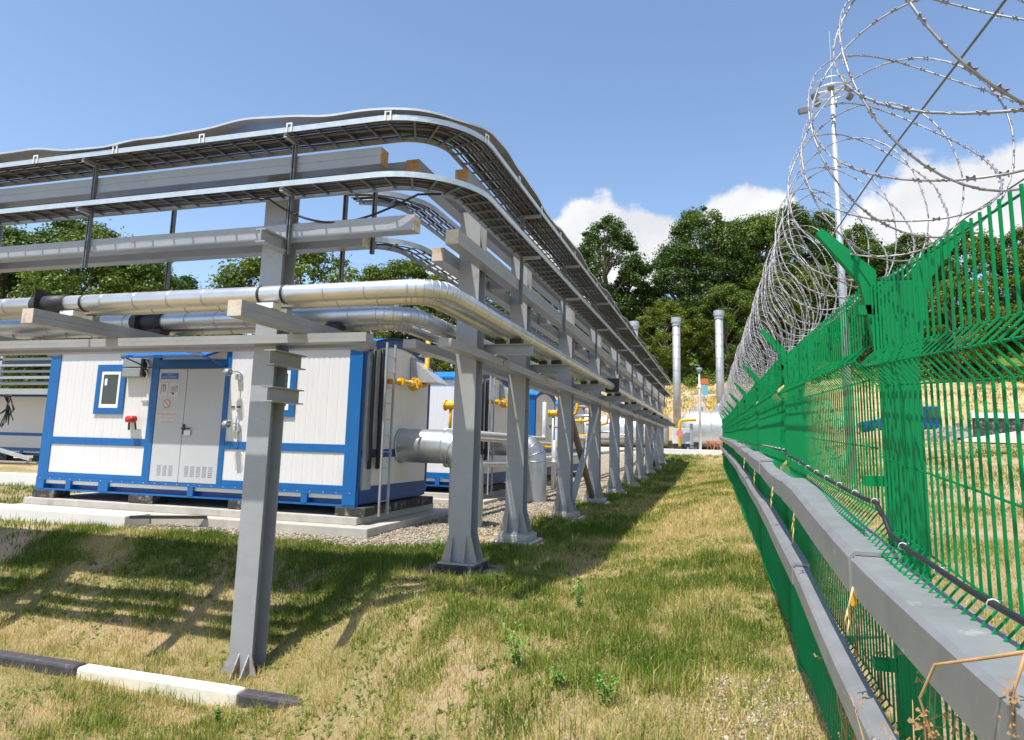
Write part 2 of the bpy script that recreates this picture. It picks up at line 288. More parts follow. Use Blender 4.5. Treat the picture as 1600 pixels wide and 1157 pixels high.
# gravel bed: a sheet that dives under the turf along an irregular edge
def gravel_in(x, y):
    e1 = np.clip((x + 9.6) / .5, -1, 1); wob = (fbm(x, y, 1.6, 3) - .5) * 1.1
    e2 = (-3.55 + wob * .8 - x) / .4; e3 = (y - (9.35 + wob * .5 + np.where(x > -5.2, (x + 5.2) * .35, 0))) / .3; e4 = (44 - y) / .5
    return np.clip(np.minimum(np.minimum(e1, e2), np.minimum(e3, e4)), -1, 1)
def gravelmat():
    m = bpy.data.materials.new('gravel'); m.use_nodes = True; t = m.node_tree; n = t.nodes; p = n['Principled BSDF']; l = t.links.new
    co = n.new('ShaderNodeTexCoord'); v = n.new('ShaderNodeTexVoronoi'); v.inputs['Scale'].default_value = 28; l(co.outputs['Object'], v.inputs['Vector'])
    r = n.new('ShaderNodeValToRGB'); e = r.color_ramp.elements; e.new(.5); e[0].position = .1; e[0].color = (.17, .13, .09, 1); e[1].position = .5; e[1].color = (.33, .27, .19, 1); e[2].position = .9; e[2].color = (.52, .45, .35, 1)
    s = n.new('ShaderNodeSeparateColor'); l(v.outputs['Color'], s.inputs[0]); l(s.outputs[0], r.inputs[0]); l(r.outputs[0], p.inputs['Base Color']); p.inputs['Roughness'].default_value = .9
    bp = n.new('ShaderNodeBump'); bp.inputs['Strength'].default_value = 1; bp.inputs['Distance'].default_value = .03; bp.invert = True; l(v.outputs['Distance'], bp.inputs['Height']); l(bp.outputs[0], p.inputs['Normal'])
    return m
M['gravel'] = gravelmat()
tag(grid_mesh('gravel_bed', np.linspace(-10.2, -2.9, 110), np.unique(np.concatenate([np.linspace(8.8, 20, 130), np.linspace(20, 45, 90)])), lambda x, y: ground(x, y) - .03 + .055 * gravel_in(x, y), 'gravel'), kind='structure')
# loose pebbles on it
def pebbles(n_, x0, x1, y0, y1, sz):
    px = rng.uniform(x0, x1, n_); py = rng.uniform(y0, y1, n_); k = gravel_in(px, py) > .3; k |= (rng.random(n_) < .0); px = px[k]; py = py[k]; n = len(px)
    pz = ground(px, py) + .03; s = rng.uniform(.5, 1.3, n) * sz
    base = np.array([[1, 0, 0], [-1, 0, 0], [0, 1, 0], [0, -1, 0], [0, 0, .7], [0, 0, -.7]])
    V = base[None] * s[:, None, None] * rng.uniform(.6, 1.2, (n, 6, 1)); a_ = rng.uniform(0, 6.28, n); c_, s_ = np.cos(a_), np.sin(a_)
    V2 = V.copy(); V2[:, :, 0] = V[:, :, 0] * c_[:, None] - V[:, :, 1] * s_[:, None]; V2[:, :, 1] = V[:, :, 0] * s_[:, None] + V[:, :, 1] * c_[:, None]
    V2 += np.stack([px, py, pz], -1)[:, None]
    F = np.array([[0, 2, 4], [2, 1, 4], [1, 3, 4], [3, 0, 4], [2, 0, 5], [1, 2, 5], [3, 1, 5], [0, 3, 5]])
    T_ = (F[None] + (np.arange(n) * 6)[:, None, None]).reshape(-1, 3)
    return V2.reshape(-1, 3), T_, np.repeat(rng.random(n), 6)
M['pebble'] = emit_mat('pebbles', [(0, (.15, .12, .09)), (.5, (.33, .275, .20)), (1, (.56, .50, .41))], .85, trans=0)
v_, t_, tn_ = pebbles(26000, -9.6, -3, 9.2, 22, .022)
tag(raw('loose_pebbles', v_, t_, 'pebble', tn_), kind='stuff', label='loose grey and tan pebbles strewn over the gravel bed', cat='gravel')
def stones(n_, x0, x1, y0, y1, sz):
    v, t, k = [], [], []
    for i in range(n_):
        x, y = rng.normal((x0 + x1) / 2, (x1 - x0) / 4), rng.normal((y0 + y1) / 2, (y1 - y0) / 4); s_ = sz * rng.uniform(.3, 1.3); o = len(v); tn = rng.random(); gz = G(x, y)
        for d in ((1, 0, 0), (-1, 0, 0), (0, 1, 0), (0, -1, 0), (0, 0, .7), (0, 0, -.7)): q = rng.uniform(.6, 1.2); v.append((x + d[0] * s_ * q, y + d[1] * s_ * q, gz + .006 + d[2] * s_ * q)); k.append(tn)
        t += [(o + a_, o + b_, o + c_) for a_, b_, c_ in ((0, 2, 4), (2, 1, 4), (1, 3, 4), (3, 0, 4), (2, 0, 5), (1, 2, 5), (3, 1, 5), (0, 3, 5))]
    return v, t, k
v_, t_, tn_ = stones(1500, -.15, .5, 3.6, 5.6, .016)
tag(raw('stone_chips', v_, t_, 'pebble', tn_), kind='stuff', label='pale stone chips scattered by the foot of the fence', cat='gravel')
# ------------------------------------------------------------------ rail path helpers
def H(p0, p1, wd, ht, name, parent, side=None, m='steel'):
    q = MB(); q.bar(p0, p1, wd, ht * .495, side, (0, ht * .2525)); q.bar(p0, p1, wd, ht * .495, side, (0, -ht * .2525)); q.bar(p0, p1, wd - .012, ht * .011, side)
    return q.build(name, m, parent, bevel=.006)
ZG, ZM, ZT = (1.04, 1.14), (2.25, 2.42), (3.04, 3.24)     # three girder levels
CW = .29
CX = -3.135                                                # long row of columns
colY = [8.40, 10.77, 14.4, 18.0, 21.6, 25.2, 28.8, 32.4, 36.0, 39.6]
cf, cb = 6.66, 6.92                                        # short row: column front and back faces
def column(x, y, zb, zt, parent, name='column', plinth=True, dark=False):
    """H-section, flanges facing the short-row direction"""
    mb = MB(); d = .27; t = .016
    mb.box(x - CW / 2, y - d / 2, zb, x + CW / 2, y - d / 2 + t, zt); mb.box(x - CW / 2, y + d / 2 - t, zb, x + CW / 2, y + d / 2, zt)
    mb.box(x - t / 2, y - d / 2 + t, zb, x + t / 2, y + d / 2 - t, zt)
    o = mb.build(name, 'steel', parent)
    g = MB(); b = .24
    g.box(x - b, y - b, zb - .022, x + b, y + b, zb - .001)
    for sx in (-1, 1):
        for yy in (y - d / 2 + .008, y + d / 2 - .008):
            g.prism([(x + sx * CW / 2, yy - .006, zb), (x + sx * (b - .01), yy - .006, zb), (x + sx * (b - .01), yy - .006, zb + .03), (x + sx * CW / 2, yy - .006, zb + .34)], (0, .012, 0))
    for sx in (-.09, .09):
        for sy in (-1, 1):
            g.prism([(x + sx - .006, y + sy * d / 2, zb), (x + sx - .006, y + sy * (b - .01), zb), (x + sx - .006, y + sy * (b - .01), zb + .03), (x + sx - .006, y + sy * d / 2, zb + .34)], (.012, 0, 0))
    g.build('base_plate', 'steel_foot', parent)
    if plinth:
        p = MB().box(x - .36, y - .36, zb - .5, x + .36, y + .36, zb - .115); p.box(x - .28, y - .28, zb - .115, x + .28, y + .28, zb - .023)
        p.build('plinth', 'bitumen' if dark else 'concrete', parent, bevel=.012)
    return o
# ---- short rack
sr = thing('pipe_rack', 'short grey steel pipe rack running left from the nearest column, with three levels of beams', 'pipe rack', (-5.0, 6.8, G(-5, 6.8)))
NX = -5.01
zb = G(NX, 6.6) + .0
mb = MB(); mb.box(NX - CW / 2, cf, zb, NX + CW / 2, cf + .016, ZT[0] + .1); mb.box(NX - CW / 2, cb - .016, zb, NX + CW / 2, cb, ZT[0] + .1); mb.box(NX - .008, cf + .016, zb, NX + .008, cb - .016, ZT[0] + .1)
tag(mb.build('column', 'steel', sr), label='nearest column of the rack with a rusty foot in the grass')
g = MB()
for sx in (-1, 1): g.prism([(NX + sx * CW / 2, cf, zb - .02), (NX + sx * .25, cf - .02, zb - .02), (NX + sx * CW / 2, cf, zb + .22)], (0, .014, 0))
g.prism([(NX - .02, cf, zb - .03), (NX - .02, cf - .16, zb - .03), (NX - .02, cf, zb + .24)], (.014, 0, 0)); g.prism([(NX + .1, cf, zb - .03), (NX + .1, cf - .16, zb - .03), (NX + .1, cf, zb + .24)], (.014, 0, 0))
g.build('base_gusset', 'steel_rusty', sr)
column(-9.9, 6.79, -2.4, 3.1, sr, plinth=False)
for (za, zc), nm in ((ZG, 'lower_girder'), (ZM, 'middle_girder'), (ZT, 'top_girder')):
    zc_ = (za + zc) / 2; h = zc - za
    xe = {'lower_girder': (-3.62, -3.82), 'middle_girder': (-3.12, -3.98), 'top_girder': (-3.56, -3.46)}[nm]
    H((-14, cf - .09, zc_), (xe[0], cf - .09, zc_), .17, h, nm, sr); H((-14, cb + .09, zc_), (xe[1], cb + .09, zc_), .17, h, nm, sr)
    for xq, yy in ((xe[0], cf - .09), (xe[1], cb + .09)):
        MB().box(xq, yy - .084, za + .001, xq + .008, yy + .084, zc - .001).build('end_plate', 'steel' if nm == 'lower_girder' else ('beam_end_rust' if nm == 'top_girder' else 'beam_end'), sr)
for bx in (-4.45, -7.10, -9.7):
    zc_ = 1.14 + .082
    br = H((bx, 5.42, zc_), (bx, 7.95, zc_), .16, .16, 'pipe_bracket', sr)
    MB().box(bx - .079, 5.412, zc_ - .079, bx + .079, 5.42, zc_ + .079).build('end_plate', 'beam_end', sr)
# short stub channels on the nearest column
for z_ in (.985 - .105, .47): 
    MB().hbeam((NX + CW / 2 + .085, 6.45, z_), (NX + CW / 2 + .085, 7.05, z_), .15, .17).build('stub_bracket', 'steel', sr)
# ---- long rack
lr = thing('pipe_rack', 'long grey steel pipe rack running away along the fence on ten columns with gusseted feet', 'pipe rack', (CX, 8.4, G(CX, 8.4)))
for i, y in enumerate(colY):
    gz = G(CX, y); column(CX, y, gz + (.16 if i else .12), ZT[0] + .05 if i else 3.05, lr, dark=(i == 0))
xo, xi = CX + CW / 2 + .084, CX - CW / 2 - .084
for (za, zc), nm, ys_ in ((ZG, 'lower_girder', (7.0, 7.05)), (ZM, 'middle_girder', (7.08, 7.75)), (ZT, 'top_girder', (7.3, 6.9))):
    zc_ = (za + zc) / 2; h = zc - za
    H((xo, ys_[0], zc_), (xo, 40.2, zc_), .166, h, nm, lr); H((xi, ys_[1], zc_), (xi, 40.2, zc_), .166, h, nm, lr)
    for xq, yy in ((xo, ys_[0]), (xi, ys_[1])):
        MB().box(xq - .08, yy - .008, za + .001, xq + .08, yy, zc - .001).build('end_plate', 'steel' if nm == 'lower_girder' else ('beam_end_rust' if nm == 'top_girder' else 'beam_end'), lr)
for i, y in enumerate(colY):
    yb = y + .135 + .1
    MB().hbeam((-3.95, yb, 1.222), (-2.33, yb, 1.222), .14, .155).build('pipe_bracket', 'steel', lr)
    if i % 2 == 1 or i == 0:
        q = MB(); q.box(xo + .0845, y + .5, ZG[0] + .01, xo + .0925, y + .78, ZG[1] - .01); 
        for by in (.54, .60, .68, .74):
            for bz in (.03, .07): q.tube([(xo + .0925, y + by, ZG[0] + bz), (xo + .103, y + by, ZG[0] + bz)], .009, 6)
        q.build('splice_plate', 'steel', lr)
    if i < len(colY) - 1:   # spacer blocks between paired girders
        ym = (y + colY[i + 1]) / 2
        MB().box(xi + .09, ym - .1, 2.27, xo - .09, ym + .1, 2.40).build('spacer', 'steel', lr)
        MB().box(xi + .09, y + .55, 3.06, xo - .09, y + .75, 3.22).build('spacer', 'steel', lr)
for a_, b_ in ((2, 3), (7, 8)):
    z0 = G(CX, colY[a_]) + .25
    MB().chan((CX - .03, colY[a_] + .15, .95), (CX - .03, colY[b_] - .2, z0), .1, .17, (1, 0, 0)).build('brace', 'brown_steel', lr)
    MB().chan((CX + .09, colY[a_] + .2, z0), (CX + .09, colY[b_] - .15, .95), .1, .17, (1, 0, 0)).build('brace', 'steel', lr)
# ------------------------------------------------------------------ cable trays
def lpath(xL, yS, R, x0=-14.0, y1=39.6, z=0, step=.5, inner=False, n=14):
    """plan path: along the short row at y=yS to the corner, then along the long row at x=xL"""
    P = []; x = x0
    while x < xL - R - .01: P.append((x, yS, z)); x += step
    cx_, cy_ = xL - R, yS + R
    for k in range(n + 1):
        a_ = -math.pi / 2 + math.pi / 2 * k / n; P.append((cx_ + R * math.cos(a_), cy_ + R * math.sin(a_), z))
    y = yS + R + step
    while y < y1: P.append((xL, y, z)); y += step
    P.append((xL, y1, z)); return P
def tray(label, z, yOut, xOut, width, R, cover, arms, parent_y1=39.4, cables=9, x0=-14):
    # the profile's u axis points left of travel = inwards to the rack (short row: +y, long row: -x)
    pth = lpath(xOut, yOut, R, x0=x0, y1=parent_y1, z=z)
    t = thing('cable_tray', label, 'cable tray', (xOut, yOut + R, z))
    MB().sweep(pth, [(0, 0), (.004, 0), (.004, .012), (.022, .012), (.022, .016), (0, .016), (0, .030), (-.003, .032), (0, .035), (0, .058), (.018, .058), (.018, .062), (-.004, .062), (-.004, 0)]).build('outer_rail', 'galv_bright', t)
    W_ = width
    MB().sweep(pth, [(W_, 0), (W_ + .004, 0), (W_ + .004, .062), (W_ - .018, .062), (W_ - .018, .058), (W_, .058)]).build('inner_rail', 'galv_dull', t)
    rung_list = []; P = [Vector(p) for p in pth]; acc = 0; prevp = P[0]
    fine = lpath(xOut, yOut, R, x0=x0, y1=parent_y1, z=z, step=.02, n=60); F2 = [Vector(p) for p in fine]; dist = 0; nxt = .1; cnt = 0
    for i in range(1, len(F2)):
        dist += (F2[i] - F2[i - 1]).length
        if dist >= nxt:
            nxt += .30; cnt += 1; d = (F2[i] - F2[i - 1]).normalized(); nn = Vector((-d.y, d.x, 0)); a0 = F2[i] + nn * .024 + Vector((0, 0, .018)); a1 = F2[i] + nn * (W_ - .02) + Vector((0, 0, .018))
            rung_list.append((a0, a1, nn))
    rung_list.sort(key=lambda q: q[0].length); rest = MB(); um = None
    for k, (a0, a1, nn) in enumerate(rung_list):
        if k < 90:
            if um is None:
                ub = MB().bar((0, 0, 0), ((a1 - a0).length, 0, 0), .024, .018); ro = ub.build('rung', 'rung', t); um = ro.data
            else: ro = bpy.data.objects.new('rung', um); C.objects.link(ro); ro.parent = t
            ro.matrix_parent_inverse = Matrix.Identity(4); ang_ = math.atan2(nn.y, nn.x); ro.matrix_basis = Matrix.Translation(a0 - t.location) @ Matrix.Rotation(ang_, 4, 'Z')
        else: rest.bar(a0, a1, .024, .018)
    if rest.v: tag(rest.build('rungs', 'rung', t), kind='stuff')
    c_ = MB(); c2_ = MB()
    for k in range(cables):
        u = .045 + (W_ - .09) * (k + .5) / cables + random.uniform(-.008, .008); rad = random.uniform(.009, .020); ph = random.uniform(0, 6)
        prof = [(u + rad * math.cos(q * math.pi / 3), .03 + rad + rad * math.sin(q * math.pi / 3)) for q in range(6)]
        (c2_ if k % 3 == 1 else c_).sweep([(p[0], p[1], p[2] + .007 * math.sin(j * .7 + ph)) for j, p in enumerate(pth)], prof)
    tag(c_.build('black_cables', 'cable', t), kind='stuff'); tag(c2_.build('grey_cables', 'greycable', t), kind='stuff')
    if cover:
        # thin sheet lids, bowed between their clips, standing on small posts
        cv = MB(); pp = [Vector(p) for p in lpath(xOut, yOut, R, x0=x0, y1=parent_y1, z=z, step=.1, n=24)]; s_ = 0; path2 = []; last = pp[0]
        for p in pp:
            s_ += (p - last).length; last = p; ph = (s_ % 2.5) / 2.5
            bow = .045 * math.sin(s_ * 1.55 + .4) + .018 * math.sin(s_ * 3.7) + .006 * math.sin(s_ * 8.1)
            path2.append((p.x, p.y, p.z + .165 + bow))
        cv.sweep(path2, [(-.02, -.022), (-.018, -.022), (-.018, 0), (W_ * .5, .012), (W_ + .018, 0), (W_ + .018, -.02), (W_ + .02, -.02), (W_ + .02, .003), (W_ * .5, .015), (-.02, .003)]).build('cover', 'lid', t)
        k = MB(); s_ = 0; nx_ = .6; last = pp[0]
        for i, p in enumerate(pp[1:], 1):
            s_ += (p - last).length; last = p
            if s_ > nx_:
                nx_ += 1.25; d = (pp[i] - pp[i - 1]).normalized(); nn = Vector((-d.y, d.x, 0))
                for q in (-.03, .03): k.bar(p + d * q - nn * .012 + Vector((0, 0, .0)), p + d * q - nn * .012 + Vector((0, 0, .105)), .016, .006, side=d)
                k.bar(p - d * .04 - nn * .012 + Vector((0, 0, .10)), p + d * .04 - nn * .012 + Vector((0, 0, .10)), .004, .016)
        k.build('cover_clips', 'frame_white', t)
    return t
YO, XO = 6.25, -2.50
tray('upper outer cable tray under a bowed silver lid, curving round the rack corner', 3.42, YO, XO, .54, 1.0, True, True)
tray('lower outer cable tray without a lid, curving round the corner beneath the lidded tray', 2.78, YO + .0, XO - .0, .40, 1.0, False, True, cables=12)
tray('upper inner cable ladder bending behind the first column', 3.06, 7.30, -3.60, .42, .9, False, False, cables=5, x0=-4.45)
tray('lower inner cable ladder bending behind the middle beams', 2.50, 7.47, -3.70, .38, .8, False, False, cables=3, x0=-4.55)
# hangers carrying the outer trays (each with two arms)
def hanger(x, y, along, parent):
    h = MB()
    if along == 'x':  # short row: post stands on the front of the girders
        h.chan((x, y, 2.05), (x, y, 3.40), .045, .045, (0, 1, 0)).build('hanger', 'rung', parent)
        for z in (2.755, 3.395): MB().chan((x, y + .04, z), (x, YO + .01, z), .04, .045).build('tray_arm', 'galv_dull', parent)
    else:
        h.chan((x, y, 2.05), (x, y, 3.40), .045, .045, (1, 0, 0)).build('hanger', 'rung', parent)
        for z in (2.755, 3.395): MB().chan((x - .04, y, z), (XO - .01, y, z), .04, .045).build('tray_arm', 'galv_dull', parent)
for x in (-4.66, -7.62, -10.6): hanger(x, cf - .2, 'x', sr)
for y in (9.6, 12.6, 16.2, 19.8, 23.4, 27, 30.6, 34.2, 37.8): hanger(xo + .11, y, 'y', lr)
for x, z0, z1 in ((-4.35, 1.9, 3.3), (-6.95, 1.9, 3.2), (-3.95, 2.2, 3.0)): MB().chan((x, cb + .2, z0), (x, cb + .2, z1), .045, .045, (0, 1, 0)).build('hanger', 'rung', sr)
MB().hbeam((-4.72, 6.05, 2.16), (-4.72, 6.5, 2.16), .12, .15).build('stub_bracket', 'steel', sr)
# loose black cable sagging between the trays
pts = [(-4.9 + 1.75 * k / 16 if k < 17 else 0, 6.38 + .25 * k / 16, 2.70 - .30 * math.sin(math.pi * (k / 16) ** .9)) for k in range(17)] + [(-2.95, 6.8, 2.75)]
tag(MB().tube([(-6.2, 6.3, 2.72), (-5.6, 6.25, 2.66), (-5.1, 6.28, 2.68)] + pts, .013, 8).build('loose_cable', 'cable', smooth=True), 'black cable sagging in a loop under the lower outer tray', 'cable')
# ------------------------------------------------------------------ silver pipes
def bend_path(xL, yS, R, z, x0, y1, n=7, seg=.6):
    P = [(x0, yS, z)]; x = x0
    cx_, cy_ = xL - R, yS + R
    for k in range(n + 1):
        a_ = -math.pi / 2 + math.pi / 2 * k / n; P.append((cx_ + R * math.cos(a_), cy_ + R * math.sin(a_), z))
    P.append((xL, y1, z)); return P
def pipe(label, xL, yS, r, z, R=.28, x0=-14, y1=39, seg=.46, m='clad'):
    t = thing('clad_pipe', label, 'pipe', (xL, yS + R, z))
    P = bend_path(xL, yS, R, z, x0, y1); MB().tube(P, r, 20).build('cladding', m, t, smooth=True)
    s = MB(); x = x0 + .2
    k = 0
    while x < xL - R:
        s.tube([(x - .006, yS, z), (x + .006, yS, z)], r + .0035, 20); k += 1; x += seg * (1 if k % 4 else 2.2)
    for q in P[1:-1]:
        i = P.index(q); d = (Vector(P[i + 1]) - Vector(P[i - 1])).normalized(); s.tube([Vector(q) - d * .005, Vector(q) + d * .005], r + .004, 20)
    y = yS + R + .1; k = 0
    while y < min(y1, 30):
        s.tube([(xL, y - .006, z), (xL, y + .006, z)], r + .0035, 16); y += seg
    s.build('seam_bands', 'galv_dull', t, smooth=True)
    return t
def dark_wrap(t, x, y, z, r):
    MB().tube([(x - .16, y, z), (x + .34, y, z)], r + .012, 18).build('black_collar', 'black', t, smooth=True)
    MB().box(x - .02, y - r - .06, z - r - .06, x - .008, y + r + .3, z + r + .06).build('anchor_plate', 'black', t)
p1 = pipe('front silver clad pipe, thickest of the outer pair, turning the rack corner', -2.56, 5.93, .092, 1.46)
p2 = pipe('thinner silver clad pipe tucked behind the front pipe', -2.79, 6.19, .072, 1.43, R=.2)
p3 = pipe('thick silver clad pipe behind the columns, turning left of the second column', -3.48, 7.22, .105, 1.475, R=.38)
p4 = pipe('thin silver clad pipe rearmost on the brackets', -3.76, 7.52, .06, 1.40, R=.25)
dark_wrap(p1, -7.5, 5.93, 1.46, .092); dark_wrap(p3, -7.35, 7.22, 1.475, .105)
# saddles on the brackets
for bx in (-4.45, -7.10):
    MB().box(bx - .10, 5.86, 1.305, bx + .10, 6.0, 1.365).build('saddle', 'concrete_white', sr); MB().box(bx - .07, 6.14, 1.305, bx + .07, 6.24, 1.355).build('saddle', 'steel', sr); MB().box(bx - .1, 7.14, 1.305, bx + .1, 7.3, 1.368).build('saddle', 'black', sr)
    for q in (-.09, .19): MB().tube([(bx + q - .012, 5.93, 1.46), (bx + q + .012, 5.93, 1.46)], .1, 20).build('clamp_band', 'black', p1, smooth=True)
for y in colY:
    yb = y + .235
    MB().box(-2.64, yb - .06, 1.30, -2.48, yb + .06, 1.37).build('saddle', 'black', lr); MB().box(-2.85, yb - .06, 1.30, -2.73, yb + .06, 1.36).build('saddle', 'black', lr)
    MB().box(-3.57, yb - .06, 1.30, -3.39, yb + .06, 1.37).build('saddle', 'black', lr)
MB().box(-2.72, 17.0, 1.31, -2.36, 17.012, 1.66).build('anchor_plate', 'black', p1)
# ------------------------------------------------------------------ container modules
def ribbed(mb, x0, x1, z0, z1, y, pitch=.2, depth=.0035):
    """thin front sheet with shallow ribs (normal -y)"""
    n = max(1, int(round((x1 - x0) / pitch))); pr = []
    for i in range(n):
        a_ = x0 + (x1 - x0) * i / n; b_ = x0 + (x1 - x0) * (i + 1) / n; w_ = (b_ - a_)
        pr += [(a_, y), (a_ + w_ * .06, y + depth), (a_ + w_ * .10, y + depth), (a_ + w_ * .16, y), (a_ + w_ * .5, y - .0), (a_ + w_ * .54, y + depth * .5), (a_ + w_ * .58, y)]
    pr.append((x1, y)); vs = [(a_, b_, z0) for a_, b_ in pr] + [(a_, b_, z1) for a_, b_ in pr]; m_ = len(pr)
    mb.add(vs, [(i, i + 1, m_ + i + 1, m_ + i) for i in range(m_ - 1)]); return mb
XA, XB = -12.78, -5.80
def container(y0, label, front=True, xa=XA, xb=XB, depth=2.85, detail=True):
    y1 = y0 + depth; t = thing('container_cabin', label, 'cabin', ((xa + xb) / 2, y0, -1.1), 'white and blue equipment cabins')
    # core walls
    core = MB().box(xa + .03, y0 + .02, -1.0, xb - .03, y1 - .02, 1.52); core.build('wall_core', 'white_old_bounce', t)
    f = MB(); dl, dr = -10.25, -8.48   # door frame zone
    wins = [(-11.55, -10.85), (-7.78, -7.08)] if detail else []
    segs = [(xa + .25, dl), (dr, xb - .25)] if detail else [(xa + .25, xb - .25)]
    for a_, b_ in segs:
        for za_, zb_ in ((-.10, 1.56), (-.78, -.24)): ribbed(MB(), a_, b_, za_, zb_, y0 - .004).build('front_panel', 'white', t)
    # frame
    fr = MB()
    fr.box(xa, y0 - .02, -.87, xa + .25, y0 + .019, 1.56); fr.box(xb - .25, y0 - .02, -.87, xb, y0 + .019, 1.56)
    fr.box(xa, y0 - .02, 1.56, xb, y0 + .019, 1.63)
    for a_, b_ in segs: fr.box(a_, y0 - .018, -.24, b_, y0 + .018, -.10); fr.box(a_, y0 - .018, -.87, b_, y0 + .018, -.78)
    if detail: fr.box(dl, y0 - .022, -.87, dl + .17, y0 + .018, 1.56); fr.box(dr - .1, y0 - .022, -.87, dr, y0 + .018, 1.56); fr.box(dl + .17, y0 - .022, 1.22, dr - .1, y0 + .018, 1.38)
    fr.build('frame', 'blue', t)
    sk = MB(); sk.box(xa, y0 - .03, -.93, xb, y0 + .1, -.872); sk.box(xa, y0 - .02, -1.12, xb, y0 + .1, -1.09)
    x = xa
    for wgap in (.12, .62, .12, .62, .14, 2.3, .1, 2.1, .12, .62, .12, .62, .14):
        pass
    for a_, b_ in ((0, .2), (.75, .87), (1.55, 1.78), (3.6, 3.72), (5.1, 5.33), (5.95, 6.07), (6.74, 6.98)): sk.box(xa + a_, y0 - .028, -1.09, xa + b_, y0 + .1, -.93)
    sk.build('skid_frame', 'blue', t)
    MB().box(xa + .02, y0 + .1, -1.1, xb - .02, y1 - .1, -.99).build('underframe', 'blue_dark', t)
    bo = MB()
    for k in range(28):
        bx = xa + .1 + k * (xb - xa - .2) / 27; bo.tube([(bx, y0 - .036, -.90), (bx, y0 - .03, -.90)], .012, 6)
    bo.build('bolts', 'galv', t)
    # side with arched gable
    nA = 14; arc = [(y0 + (y1 - y0) * k / nA, 1.56 + .30 * math.sin(math.pi * k / nA) ** .8) for k in range(nA + 1)]
    for sx, x_ in ((1, xb),):
        MB().prism([(x_ - .028, y0 + .06, -.86), (x_ - .028, y1 - .06, -.86)] + [(x_ - .028, max(y0 + .06, min(y1 - .06, a_)), z_ - .12) for a_, z_ in reversed(arc)], (.03, 0, 0)).build('side_panel', 'white_old_bounce', t)
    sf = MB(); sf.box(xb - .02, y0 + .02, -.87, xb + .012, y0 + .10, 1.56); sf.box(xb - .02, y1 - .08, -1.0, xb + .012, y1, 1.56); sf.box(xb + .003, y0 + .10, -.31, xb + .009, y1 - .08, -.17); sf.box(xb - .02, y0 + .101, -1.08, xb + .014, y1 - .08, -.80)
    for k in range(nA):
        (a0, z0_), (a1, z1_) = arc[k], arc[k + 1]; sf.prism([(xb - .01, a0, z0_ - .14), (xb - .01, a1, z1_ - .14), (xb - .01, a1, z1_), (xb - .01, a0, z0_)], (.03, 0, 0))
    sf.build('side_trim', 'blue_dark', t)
    rf = MB(); n_ = 60
    cor = []
    for k in range(nA + 1): cor.append((arc[k][0], arc[k][1] + .012))
    X_ = np.linspace(xa - .05, xb + .06, 140)
    vs = []; fs = []
    for i, x_ in enumerate(X_):
        for a_, z_ in cor: vs.append((x_, a_ + (-.08 if a_ == cor[0][0] else 0), z_ + (.018 if i % 2 else 0)))
    for i in range(len(X_) - 1):
        for k in range(nA): fs.append((i * (nA + 1) + k, i * (nA + 1) + k + 1, (i + 1) * (nA + 1) + k + 1, (i + 1) * (nA + 1) + k))
    rf.add(vs, fs); rf.build('roof', 'blue_roof', t)
    # windows
    for wa, wb in wins:
        wf = MB(); wf.box(wa, y0 - .035, .35, wa + .12, y0 - .021, 1.30); wf.box(wb - .12, y0 - .035, .35, wb, y0 - .021, 1.30); wf.box(wa + .12, y0 - .035, 1.17, wb - .12, y0 - .021, 1.30); wf.box(wa + .12, y0 - .035, .35, wb - .12, y0 - .021, .47)
        wo_ = wf.build('window', 'blue', t)
        ws = MB(); ws.box(wa + .12, y0 - .032, .47, wa + .17, y0 - .016, 1.17); ws.box(wb - .17, y0 - .032, .47, wb - .12, y0 - .016, 1.17); ws.box(wa + .17, y0 - .032, 1.11, wb - .17, y0 - .016, 1.17); ws.box(wa + .17, y0 - .032, .47, wb - .17, y0 - .016, .54)
        ws.build('sash', 'frame_white', wo_)
        MB().box(wa + .171, y0 - .022, .541, wb - .171, y0 - .014, 1.109).build('pane', 'glass', wo_)
        MB().box(wa + .2, y0 - .026, .9, wa + .26, y0 - .0225, 1.03).build('sticker', 'frame_white', wo_)
    if detail:
        for nm, a_, b_ in (('door', dl + .18, -9.43), ('door', -9.42, dr - .11)):
            d = MB().box(a_, y0 - .016, -.86, b_, y0 + .004, 1.21).build(nm, 'door', t, bevel=.004)
            lv = MB(); nl = 3 if a_ < -9.6 else 5; w0 = .085
            for k in range(nl):
                xx = (a_ + b_) / 2 - nl * .065 + k * .13 + .03
                for j in range(6): lv.box(xx, y0 - .0215, -.74 + j * .033, xx + w0, y0 - .0162, -.74 + j * .033 + .014)
            lv.build('louvre', 'galv_dull', d)
        hd = MB().box(-9.42, y0 - .03, .0, -9.37, y0 - .017, .19); hd.box(-9.41, y0 - .075, .10, -9.23, y0 - .055, .125); hd.box(-9.41, y0 - .055, .10, -9.385, y0 - .03, .125)
        hd.build('door_handle', 'black', t)
        MB().box(-9.36, y0 - .05, -.01, -9.22, y0 - .0165, .075).build('padlock_box', 'galv', t)
    return t
cabA = container(10.375, 'nearest white and blue cabin with a double grey door and a corrugated awning')
y0 = 10.375
